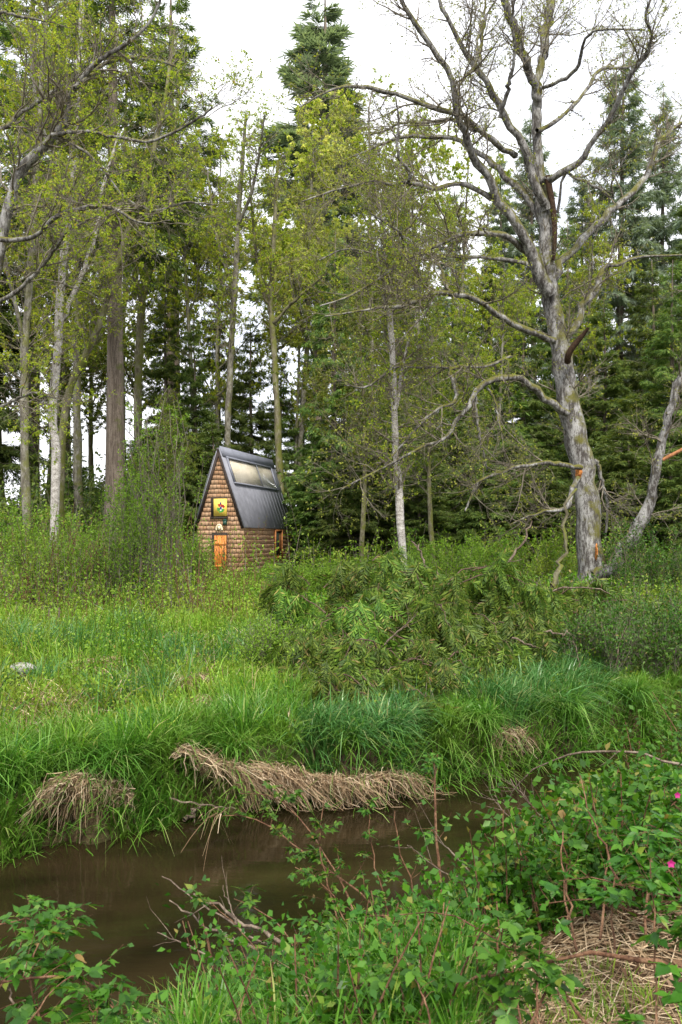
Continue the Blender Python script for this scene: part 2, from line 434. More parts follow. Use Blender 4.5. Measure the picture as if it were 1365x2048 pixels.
# ------------------------------------------------------------------ setting: ground and creek
def axis(lo, hi, step, far0, far1):
    a = np.arange(lo, hi, step); l = [lo]; s = step
    while l[-1] > far0: s *= 1.22; l.append(l[-1] - s)
    r = [a[-1]]; s = step
    while r[-1] < far1: s *= 1.13; r.append(r[-1] + s)
    return np.concatenate([np.array(l[1:])[::-1], a, np.array(r[1:])])
gx = axis(-6, 7, .07, -500, 500); gy = axis(1.5, 14, .07, -60, 900)
X, Y = np.meshgrid(gx, gy); Z = gz(X, Y)
idx = np.arange(X.size).reshape(X.shape)
mb = MB().add(np.stack([X, Y, Z], -1), np.stack([idx[:-1, :-1], idx[:-1, 1:], idx[1:, 1:], idx[1:, :-1]], -1).reshape(-1, 4))
tag(mb.build('ground', M['soil'], smooth=True), kind='structure')
xs = np.linspace(-28, 50, 90)
A = np.stack([xs, NY(xs) - .6, 0 * xs], -1); B = np.stack([xs, FY(xs) + .6, 0 * xs], -1)
V = np.concatenate([A, B]); i = np.arange(len(xs) - 1)
mb = MB().add(V, np.stack([i, i + 1, i + 1 + len(xs), i + len(xs)], -1))
tag(mb.build('water', M['water']), kind='structure')

# ------------------------------------------------------------------ the cabin
def build_cabin():
    th = R_(15)
    u = np.array([math.cos(th), -math.sin(th)]); D = 34.0; Wd, L = 2.0, 6.05
    c = np.array([(488 - 682.5) * D / F, D]) - u * Wd / 2
    base = 1.10
    M['shingle'] = sh = None
    m, nt, b = newmat('cedar_shingles')
    tcn = nt.nodes.new("ShaderNodeTexCoord"); sx = nt.nodes.new("ShaderNodeSeparateXYZ"); nt.links.new(tcn.outputs["Object"], sx.inputs[0])
    cx = nt.nodes.new("ShaderNodeCombineXYZ")
    nt.links.new(mth(nt, 'ADD', sx.outputs["X"], sx.outputs["Y"]), cx.inputs[0]); nt.links.new(sx.outputs["Z"], cx.inputs[1])
    br = N(nt, "ShaderNodeTexBrick", Scale=1.0)
    br.inputs["Color1"].default_value = (.56, .31, .17, 1); br.inputs["Color2"].default_value = (.80, .53, .34, 1); br.inputs["Mortar"].default_value = (.10, .045, .028, 1)
    br.inputs["Mortar Size"].default_value = .011; br.inputs["Brick Width"].default_value = .17; br.inputs["Row Height"].default_value = .185
    nt.links.new(cx.outputs[0], br.inputs["Vector"])
    n1 = noise(nt, 1.4, 5); n2 = noise(nt, 22, 3, stretch=(1, 1, .15))
    col = mixc(nt, mth(nt, 'MULTIPLY', ramp(nt, n1, [(.4, (0, 0, 0)), (.65, (1, 1, 1))]), .5), br.outputs["Color"], (.52, .36, .24))
    col = mixc(nt, ramp(nt, n2, [(.35, (.35, .35, .35)), (.55, (0, 0, 0))]), col, (.30, .15, .08))
    nt.links.new(col, b.inputs["Base Color"]); b.inputs["Roughness"].default_value = .85; b.inputs["Specular IOR Level"].default_value = .15
    SH = m
    METAL = plain('grey_standing_seam_metal', (.22, .225, .26), .6, .35, .2, 2.5)
    CAP = plain('weathered_ridge_metal', (.17, .18, .22), .45, .5, .15, 3)
    DARK = plain('dark_trim_and_recess_shade', (.035, .026, .022), .7, .2)  # real trim, and plates coloured dark for the shade of recesses
    root = thing('cabin', 'tall narrow shingled A-frame cabin with grey metal roof and big skylight', 'cabin', (c[0], c[1], base), -th)
    hw = Wd / 2; xa = -.07; ze_l, ze_r, za = 2.25, 2.02, 5.18
    def ext(z):  # left and right edge of the gable at height z
        xl = -hw if z < ze_l else -hw + (xa + hw) * (z - ze_l) / (za - ze_l)
        xr = hw if z < ze_r else hw + (xa - hw) * (z - ze_r) / (za - ze_r)
        return xl, xr
    rng = np.random.default_rng(3)
    mb = MB(); lap = .006; row = .185
    for yy, sg in ((0, -1), (L, 1)):
        z = -.555
        while z < za - .05:
            z1 = min(z + row, za - .01); (a0, b0), (a1, b1) = ext(z), ext(z1)
            x = a0
            # individual shakes with uneven butts
            while x < b0 - 1e-3:
                x2 = min(x + rng.uniform(.12, .24), b0)
                dz = rng.uniform(-.018, .012)
                f0, f1 = (x - a0) / (b0 - a0), (x2 - a0) / (b0 - a0)
                X0, X1 = a1 + f0 * (b1 - a1), a1 + f1 * (b1 - a1)
                lp = lap * rng.uniform(.7, 1.3)
                V = [(x, yy + sg * lp, z + dz), (x2 - .006, yy + sg * lp, z + dz), (X1 - .003, yy, z1 + .01), (X0, yy, z1 + .01), (x, yy, z + dz), (x2 - .006, yy, z + dz)]
                mb.add(V, [(0, 1, 2, 3), (4, 5, 1, 0)])
                x = x2
            z += row
        zz = np.array([-.6, ze_r, ze_l, za]); e = np.array([ext(q) for q in zz])
        yb = yy - sg * .004
        mb.add([(e[0, 0], yb, zz[0]), (e[0, 1], yb, zz[0]), (e[1, 1], yb, zz[1]), (e[2, 1], yb, zz[2]), (xa, yb, za), (e[2, 0], yb, zz[2])], [(0, 1, 2, 3, 4, 5)])
    for xx, sg, ze in ((hw, 1, ze_r), (-hw, -1, ze_l)):
        z = -.555
        while z < ze - .02:
            z1 = min(z + row, ze); y = 0.0
            while y < L - 1e-3:
                y2 = min(y + rng.uniform(.12, .24), L); dz = rng.uniform(-.018, .012); lp = lap * rng.uniform(.7, 1.3)
                V = [(xx + sg * lp, y, z + dz), (xx + sg * lp, y2 - .006, z + dz), (xx, y2 - .006, z1 + .01), (xx, y, z1 + .01), (xx, y, z + dz), (xx, y2 - .006, z + dz)]
                mb.add(V, [(0, 1, 2, 3), (4, 5, 1, 0)]); y = y2
            z += row
        xb = xx - sg * .004
        mb.add([(xb, 0, -.6), (xb, L, -.6), (xb, L, ze), (xb, 0, ze)], [(0, 1, 2, 3)])
    mb.build('wall', SH, root)
    # roof slopes
    for sg, ze in ((1, ze_r), (-1, ze_l)):
        dirv = np.array([sg * hw - xa, ze - za]); ln = np.linalg.norm(dirv); dirv = dirv / ln; nv = np.array([-dirv[1], dirv[0]]) * (1 if sg > 0 else -1)
        if nv[1] < 0: nv = -nv
        def pt(s, y, h): q = np.array([xa, za]) + dirv * s + nv * h; return (q[0], y, q[1])
        def slab(mb, s0, s1, y0, y1, h0, h1):
            mb.hexa([pt(s0, y0, h0), pt(s1, y0, h0), pt(s1, y1, h0), pt(s0, y1, h0), pt(s0, y0, h1), pt(s1, y0, h1), pt(s1, y1, h1), pt(s0, y1, h1)])
        mb = MB(); slab(mb, .02, ln + .08, (-.10 if sg > 0 else -.06), L + .10, .012, (.075 if sg > 0 else .05))
        y = -.06
        while y < L + .1:
            slab(mb, (1.62 if sg > 0 else .35), ln + .07, y, y + .014, .0755, .086); y += .4
        rf = mb.build('roof', METAL, root)
        if sg > 0:
            mb = MB(); slab(mb, -.03, .40, -.115, L + .115, .077, .105)
            mb.build('ridge_cap', CAP, rf)
            s0, s1, y0, y1 = .47, 1.50, .30, L - .62
            mb = MB()
            slab(mb, s0 - .07, s0, y0 - .10, y1 + .10, .0765, .15); slab(mb, s1, s1 + .06, y0 - .10, y1 + .10, .0765, .15)
            slab(mb, s0, s1, y0 - .10, y0, .0765, .15); slab(mb, s0, s1, y1, y1 + .10, .0765, .15)
            ym = y0 + (y1 - y0) * .62
            slab(mb, s0, s1, ym, ym + .05, .125, .145)
            sk = mb.build('skylight', CAP, root)
            m2, nt2, b2 = newmat('skylight_glass')
            b2.inputs["Base Color"].default_value = (.9, .93, .92, 1); b2.inputs["Roughness"].default_value = .03
            tr = nt2.nodes.new("ShaderNodeBsdfTransparent"); gl = nt2.nodes.new("ShaderNodeBsdfGlossy"); gl.inputs["Roughness"].default_value = .02
            fr = nt2.nodes.new("ShaderNodeFresnel"); fr.inputs["IOR"].default_value = 1.4
            ms = nt2.nodes.new("ShaderNodeMixShader")
            nt2.links.new(mth(nt2, 'MULTIPLY', fr.outputs[0], .35), ms.inputs[0]); nt2.links.new(tr.outputs[0], ms.inputs[1]); nt2.links.new(gl.outputs[0], ms.inputs[2])
            nt2.links.new(ms.outputs[0], nt2.nodes["Material Output"].inputs["Surface"])
            mb = MB(); slab(mb, s0, s1, y0, y1, .115, .122); mb.build('pane', m2, sk)
            mb = MB(); slab(mb, s0, s1, y0, y1, .0768, .085)
            mb.build('glare_boards', plain('pine_boards_with_glare', (.92, .80, .62), .6, .3, .15, 3, stretch=(1, 6, 1)), sk)  # interior boards, colour lightened to carry the bright glare of the pane
        else:
            pass
    # barge boards on the front gable
    for sg, ze in ((1, ze_r), (-1, ze_l)):
        mb = MB(); a = np.array([xa, za]); bq = np.array([sg * hw, ze]); d = (bq - a) / np.linalg.norm(bq - a); n = np.array([d[1], -d[0]]) * (-sg)
        if n[1] > 0: n = -n
        q = [a + d * .02, bq + d * .08]
        pts = [(q[0][0], -.085, q[0][1]), (q[1][0], -.085, q[1][1]), (q[1][0], -.03, q[1][1]), (q[0][0], -.03, q[0][1])]
        lo = [(p[0] + n[0] * .10, p[1], p[2] + n[1] * .10) for p in pts]
        mb.hexa(lo + pts); mb.build('barge_board', DARK, root)
    # door over a flat dark plate, the recess shade put into its colour
    mb = MB().box((-.36, -.034, .02), (.31, -.028, 1.76)); rc = mb.build('door_recess_shade', DARK, root)
    DOOR = plain('orange_varnished_door', (.62, .21, .035), .45, .4, .3, 4, stretch=(8, 8, .6))
    mb = MB()
    for k in range(5): mb.box((-.24 + k * .104, -.075, .04), (-.24 + k * .104 + .098, -.040, 1.64))
    mb.box((-.22, -.090, .35), (.26, -.0755, .45)); mb.box((-.22, -.090, 1.25), (.26, -.0755, 1.35))
    dr = mb.build('door', DOOR, root)
    Pt = np.array([[(.215, -.08, .82), (.215, -.13, .84), (.215, -.13, .94), (.215, -.08, .96)]], float)
    mb = MB().add(*tubes(Pt, np.full((1, 4), .012), 6)); mb.build('handle', DARK, dr)
    # window above with its painted yellow shutter
    z0, z1 = 2.42, 3.12
    mb = MB().box((-.40, -.036, z0 - .02), (.30, -.030, z1 + .06))  # flat plate, coloured dark for the shade of the window recess
    wn = mb.build('window', DARK, root)
    mb = MB().box((-.42, -.10, z0 - .10), (.34, -.03, z0 - .03)); mb.build('sill', DARK, wn)
    YEL = plain('yellow_painted_panel', (.80, .58, .10), .5, .35, .12, 5)
    mb = MB().box((-.26, -.085, z0), (.30, -.04, z1)); stt = mb.build('shutter', YEL, wn)
    def blob(mb, cx_, cz_, r, sq=1.0, ph=0):
        a = np.linspace(0, 2 * np.pi, 14, endpoint=False); rr = r * (1 + .25 * np.sin(3 * a + ph))
        V = np.stack([cx_ + rr * np.cos(a), np.full(14, -.088), cz_ + sq * rr * np.sin(a)], -1)
        W = V.copy(); W[:, 1] = -.0852
        ii = np.arange(14); jj = (ii + 1) % 14
        mb.add(np.concatenate([V, W]), np.stack([ii, jj, jj + 14, ii + 14], -1)); mb.add(V, [tuple(range(14))])
    PC = [((.35, .03, .02), [(-.02, 2.86, .06, 1, 0), (.10, 2.84, .075, .8, 1), (.17, 2.80, .05, 1, 2)]), ((.05, .25, .04), [(-.05, 2.70, .07, 1, 1), (.12, 2.66, .08, .8, 0), (.03, 2.60, .06, .7, 2)]),
          ((.02, .04, .16), [(.04, 2.94, .04, 1.2, 0), (.05, 2.74, .05, 1.3, 2)]), ((.75, .75, .72), [(.055, 2.66, .03, 1, 1), (.11, 2.74, .025, 1, 1)])]
    for k, (cc, bl) in enumerate(PC):
        mb = MB()
        for q in bl: blob(mb, *q)
        for v in mb.v: v[:, 1] -= .002 * k
        mb.build('painting', plain('shutter_paint', cc, .5, .3, .2), stt)
    # pale carved ornament and small green lantern over the door
    a = np.linspace(0, np.pi, 9); mb = MB()
    Pt = np.stack([-.03 + .13 * np.cos(a), np.full(9, -.07), 1.86 + .22 * np.sin(a)], -1)[None]
    mb.add(*tubes(Pt, np.full((1, 9), .035), 6)); mb.box((-.09, -.08, 1.86), (.03, -.03, 2.04))
    mb.build('ornament', plain('cream_ornament', (.75, .66, .45), .6, .3, .15), root)
    mb = MB().box((.16, -.14, 2.06), (.30, -.03, 2.24)); mb.add([(.14, -.16, 2.24), (.32, -.16, 2.24), (.32, -.02, 2.24), (.14, -.02, 2.24), (.23, -.09, 2.32)], [(0, 1, 4), (1, 2, 4), (2, 3, 4), (3, 0, 4)])
    mb.build('lantern', plain('dark_green_lantern', (.02, .07, .05), .4, .4), root)
    # little side window
    mb = MB().box((hw + .028, 3.65, .70), (hw + .036, 4.60, 1.86)); ws = mb.build('window', DARK, root)
    mb = MB()
    for a_, b_ in (((3.60, .64), (3.72, 1.92)), ((4.52, .64), (4.60, 1.92)), ((3.72, .64), (4.52, .72)), ((3.72, 1.84), (4.52, 1.92))):
        mb.box((hw + .037, a_[0], a_[1]), (hw + .075, b_[0], b_[1]))
    mb.build('frame', plain('brown_window_frame', (.33, .13, .04), .6), ws)
    m2, nt2, b2 = newmat('dark_window_glass'); b2.inputs["Base Color"].default_value = (.02, .03, .025, 1); b2.inputs["Roughness"].default_value = .08
    mb = MB().box((hw + .0375, 3.73, .73), (hw + .043, 4.51, 1.83)); mb.build('pane', m2, ws)
build_cabin()

# ------------------------------------------------------------------ conifers
def conifer(name, H, h0, Rm, nb, nf, seed, mat, droop=-.15, fl=(.22, .45), fw=.16, hang=.25, tr=.012, power=.85, ragged=.35, rise=.0, bark='firbark'):
    rng = np.random.default_rng(seed)
    root = thing(name, 'conifer', 'tree', (0, 0, 0))
    zz = np.linspace(0, 1, 14)
    Pt = np.stack([.12 * np.sin(zz * 5 + seed), .12 * np.cos(zz * 4 + seed), zz * H], -1)[None]
    Pt[0, :, :2] -= Pt[0, 0, :2]; Pt[0, 0, 2] = -.5
    r0 = H * tr
    Rr = (r0 * (1 - zz) ** .8 + .015)[None]; Rr[0, 0] *= 1.25
    MB().add(*tubes(Pt, Rr, 9)).build('trunk', M[bark], root, smooth=True)
    s = rng.uniform(0, 1, nb) ** .9                               # 0 top .. 1 lowest branch
    h = H - s * (H - h0)
    L = Rm * (s ** power) * rng.uniform(1 - ragged, 1.08, nb) + .25
    L *= np.where(s > .88, rng.uniform(.5, 1, nb), 1)
    az = rng.uniform(0, 2 * np.pi, nb)
    K = 6; q = np.linspace(0, 1, K)
    rr = L[:, None] * q[None, :]
    sag = (rise + .25 * (1 - s))[:, None] * rr + droop * s[:, None] * rr * (.4 + .9 * q[None, :]) + .10 * L[:, None] * q[None, :] ** 3
    C = np.stack([np.cos(az)[:, None] * rr, np.sin(az)[:, None] * rr, h[:, None] + sag], -1) + rng.normal(size=(nb, K, 3)) * .05 * q[None, :, None] * L[:, None, None]
    bmesh_ = MB().add(*tubes(C, (.008 + .010 * L)[:, None] * np.linspace(1, .2, K)[None], 3))
    cr = MB()
    pi = rng.choice(nb, nf, p=L ** 1.35 / (L ** 1.35).sum()); t = rng.uniform(.12, 1, nf) ** .8; u = t * (K - 1) * .9999; i = u.astype(int); fr = (u - i)[:, None]
    a, b = C[pi, i], C[pi, i + 1]; p = a * (1 - fr) + b * fr; d = nrm(b - a)
    side = nrm(np.cross(d, np.array([0, 0, 1.0]))) * rng.choice([-1, 1], nf)[:, None]
    spread = rng.uniform(0, 1, nf)[:, None] * (.10 + .16 * (1 - t)[:, None]) * L[pi][:, None]
    p = p + side * spread + rng.normal(size=(nf, 3)) * .06 + d * spread * .4
    p[:, 2] -= hang * spread[:, 0]
    dd = nrm(d * .7 + side * rng.uniform(.2, 1, (nf, 1)) + np.array([0, 0, -hang]) * rng.uniform(.3, 2.2, (nf, 1)) + rng.normal(size=(nf, 3)) * .25)
    nn = rng.normal(size=(nf, 3)) * .5; nn[:, 2] += 1
    sv = nrm(np.cross(dd, nn))
    sz = rng.uniform(fl[0], fl[1], nf)[:, None]
    for ang in (-.62, 0, .62):
        e = dd * math.cos(ang) + sv * math.sin(ang); w_ = np.cross(nrm(np.cross(e, sv) if ang == 0 else nn), e); w_ = nrm(w_)
        l = sz * (1 if ang == 0 else .72)
        V = np.stack([p, p + e * l * .45 + w_ * l * fw * .5, p + e * l, p + e * l * .45 - w_ * l * fw * .5], 1)
        cr.add(V.reshape(-1, 3), np.arange(4 * nf).reshape(nf, 4))
    crown = cr.build('crown', M[mat], root)
    bmesh_.build('branches', M['twig'], root)
    root['H'] = H
    return root

def settle(root, px, d, top, label, group=None, wide=1.0, rz=0, first=False, zbase=None):
    x = (px - 682.5) * d / F; z = float(gz(x, d)) if zbase is None else zbase
    H = CZ - (top - HY) * d / F - z
    k = H / root['H']; s = (k * wide, k * wide, k)
    if first:
        root.location = (x, d, z); root.scale = s; root.rotation_euler = (0, 0, rz); root['label'] = label
        if group: root['group'] = group
        return root
    return dup(root, (x, d, z), rz, s, label, group)

con = {
    'fa': conifer('fir_tree', 40, 17, 5.2, 150, 14000, 1, 'fir', -.25, (.30, .65), .15, .35, .0135, .75, .4),
    'fb': conifer('fir_tree', 30, 4, 4.2, 240, 26000, 2, 'fir', -.28, (.26, .55), .15, .35, .011, .8, .5),
    'fs': conifer('fir_tree', 44, 16, 3.8, 200, 19000, 3, 'haze_fir', -.12, (.35, .75), .17, .30, .010, .75, .5),
    'ca': conifer('cedar_tree', 24, 1.2, 4.0, 260, 30000, 4, 'cedar', -.42, (.22, .5), .17, .65, .012, .75, .35),
    'cb': conifer('cedar_tree', 20, .8, 3.4, 240, 26000, 5, 'cedar', -.35, (.20, .45), .17, .55, .012, .7, .4),
    'cf': conifer('cedar_tree', 34, 6, 4.6, 240, 22000, 6, 'haze_fir', -.38, (.35, .7), .18, .60, .011, .75, .4),
    'yg': conifer('young_cedar', 8, .3, 2.3, 170, 15000, 7, 'cedar', -.35, (.15, .34), .17, .5, .011, .7, .35),
}
GF = 'dark conifers closing the wood behind the cabin and creek'
plan = [
    ('fb', -70, 46, -120, 'tall dark fir at the far left edge, mostly cut off by the frame', 1.25),
    ('fa', 60, 56, -140, 'tall fir whose dark boughs hang above the leaning alder', 1.2),
    ('fa', 130, 64, -80, 'slim fir rising between the two lichen-covered left trunks', 1.0),
    ('fa', 345, 58, -60, 'tall fir with ragged boughs right of the thick fir trunk', 1.15),
    ('ca', 335, 50, 530, 'mid green cedar between the mossy trunk and the pale straight trunk', .9),
    ('cb', 388, 46, 640, 'bushy cedar just left of the cabin peak', .95),
    ('ca', 442, 60, 500, 'slender cedar behind the pale straight trunk left of the cabin', .8),
    ('cb', 505, 47, 640, 'dark cedar directly behind the cabin ridge', 1.0),
    ('ca', 560, 52, 700, 'dark cedar behind the right end of the cabin roof', .95),
    ('cb', 612, 60, 700, 'short cedar below the gap of sky right of the cabin', 1.1),
    ('fs', 640, 72, -30, 'haze-tinted spire-topped fir standing alone in the sky above the cabin', 1.75),
    ('ca', 672, 41, 460, 'tall cedar right of the cabin with its dark trunk foot showing', 1.0),
    ('cb', 735, 50, 560, 'cedar between the tall cedar and the white birch stem', 1.1),
    ('fb', 800, 56, 470, 'dense fir behind the white birch stem', .95),
    ('ca', 862, 45, 600, 'drooping cedar right of the white birch stem', 1.1),
    ('cb', 928, 47, 620, 'dark cedar behind the mossy arching limb of the big alder', 1.1),
    ('fb', 985, 56, 470, 'dense fir left of the big alder trunk', 1.0),
    ('fs', 1003, 76, 300, 'haze-tinted blue fir top showing between the lower alder limbs', 1.0),
    ('cf', 1066, 70, 205, 'haze-tinted conifer top behind the fork of the big alder', .8),
    ('ca', 1052, 44, 600, 'dark cedar close behind the left side of the big alder trunk', 1.1),
    ('ca', 1135, 54, 440, 'dark cedar hidden behind the big alder trunk', 1.0),
    ('cb', 1205, 42, 600, 'dark cedar in the crook between alder trunk and side stem', 1.1),
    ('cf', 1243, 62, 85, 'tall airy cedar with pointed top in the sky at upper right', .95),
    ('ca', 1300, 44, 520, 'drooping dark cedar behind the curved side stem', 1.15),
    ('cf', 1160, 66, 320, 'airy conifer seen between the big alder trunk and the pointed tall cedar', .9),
    ('fs', 905, 76, 370, 'haze-tinted fir top behind the long horizontal alder limbs', 1.1),
    ('cf', 800, 70, 350, 'haze-tinted conifer top behind the airy tree above the birch', 1.0),
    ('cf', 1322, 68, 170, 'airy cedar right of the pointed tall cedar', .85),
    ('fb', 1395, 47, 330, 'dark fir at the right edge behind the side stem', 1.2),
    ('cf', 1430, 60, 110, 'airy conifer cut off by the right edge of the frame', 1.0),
    ('ca', 1350, 37, 520, 'drooping cedar at the right edge close behind the bush', 1.1),
]
seen = set()
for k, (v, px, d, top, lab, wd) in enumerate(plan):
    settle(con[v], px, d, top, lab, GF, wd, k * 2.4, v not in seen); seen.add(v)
rng = np.random.default_rng(77)
GY = 'young cedars filling the dark wood edge'
for k, (px, d, top) in enumerate([(640, 40, 900), (720, 37, 880), (770, 41, 800), (845, 37, 890), (905, 40, 820), (960, 36, 900), (1025, 38, 850), (1085, 36, 900), (1245, 35, 850), (1290, 37, 790), (1345, 33, 860), (1400, 36, 780), (700, 44, 760), (1000, 43, 760)]):
    settle(con['yg'], px, d, top, 'young dark cedar in the thicket below the tall cedars on the right', GY, 1.35 + .3 * rng.random(), k * 1.9, 'yg' not in seen); seen.add('yg')
for k, (px, d, top) in enumerate([(300, 44, 860), (260, 48, 880), (355, 42, 830), (420, 43, 850), (150, 50, 900)]):
    settle(con['yg'], px, d, top, 'young dark cedar in the thicket left of the cabin', GY, 1.5, k * 2.3 + 1)

# ------------------------------------------------------------------ traced broadleaf trees
def limb(pts, dep, off=(0, 0), K=None, seed=0, ease=1.0):
    """pts [(px,py,rpx)], depth at start plus offsets -> (K,4) of x,y,z,r"""
    n = len(pts); K = K or max(8, n * 3)
    t = np.linspace(0, 1, n) ** ease; out = []
    for (px, py, r), q in zip(pts, t):
        d = dep + off[0] + (off[1] - off[0]) * q
        out.append([*P(px, py, d), r * d / F])
    return spline(out, K)

def stack(limbs, K=24):
    S = np.stack([spline(l, K) for l in limbs]); return S[:, :, :3], np.maximum(S[:, :, 3], .002)

def broadleaf(name, label, limbs, seed, bark, leafm, n1, n2, n3, nl, L1, L2, L3, lsize, up1=.05, base=None, group=None, trunkS=10, main=1, cat='tree', grav3=0, extra=None, t1=(.15, 1)):
    rng = np.random.default_rng(seed)
    b = np.array(limbs[0][0, :3]) if base is None else np.array(base)
    root = thing(name, label, cat, b, group=group)
    mw, mc = MB(), MB()
    for k, l in enumerate(limbs):
        l = spline(l, 40 if k < main else 26)
        rj = l[:, 3] * (1 + .05 * np.sin(np.arange(len(l)) * 1.9 + k) + .05 * rng.normal(size=len(l)))
        mb = MB().add(*tubes(l[None, :, :3] + rng.normal(size=(1, len(l), 3)) * l[None, :, 3:4] * (.08 if k < main else .30), np.maximum(rj, .002)[None], trunkS if k < main else 7))
        mb.build('trunk' if k < main else 'limb', M[bark], root, b, True)
    Pl, Rl = stack(limbs)
    P1, R1 = grow(Pl, Rl, n1, rng, L1, (35, 70), 7, t1, .20, up1, .42, .005, .024)
    P2, R2 = grow(P1, R1, n2, rng, L2, (30, 65), 5, (.15, 1), .2, .03, .55, .0035, .010)
    mw.add(*tubes(P1, R1, 5)); mw.add(*tubes(P2, R2, 3))
    tw = [P2]
    if n3:
        P3, R3 = grow(P2, R2, n3, rng, L3, (25, 60), 4, (.2, 1), .2, grav3, .6, .002, .005)
        mw.add(*tubes(P3, R3, 3)); tw = [P3]
    mw.build('twigs', M['twig'], root, b)
    for q in tw:
        mc.add(*leaves(q[rng.random(len(q)) < .5], nl, rng, lsize, .55, .018, (.5, 1)))
    mc.build('crown', M[leafm], root, b)
    return root

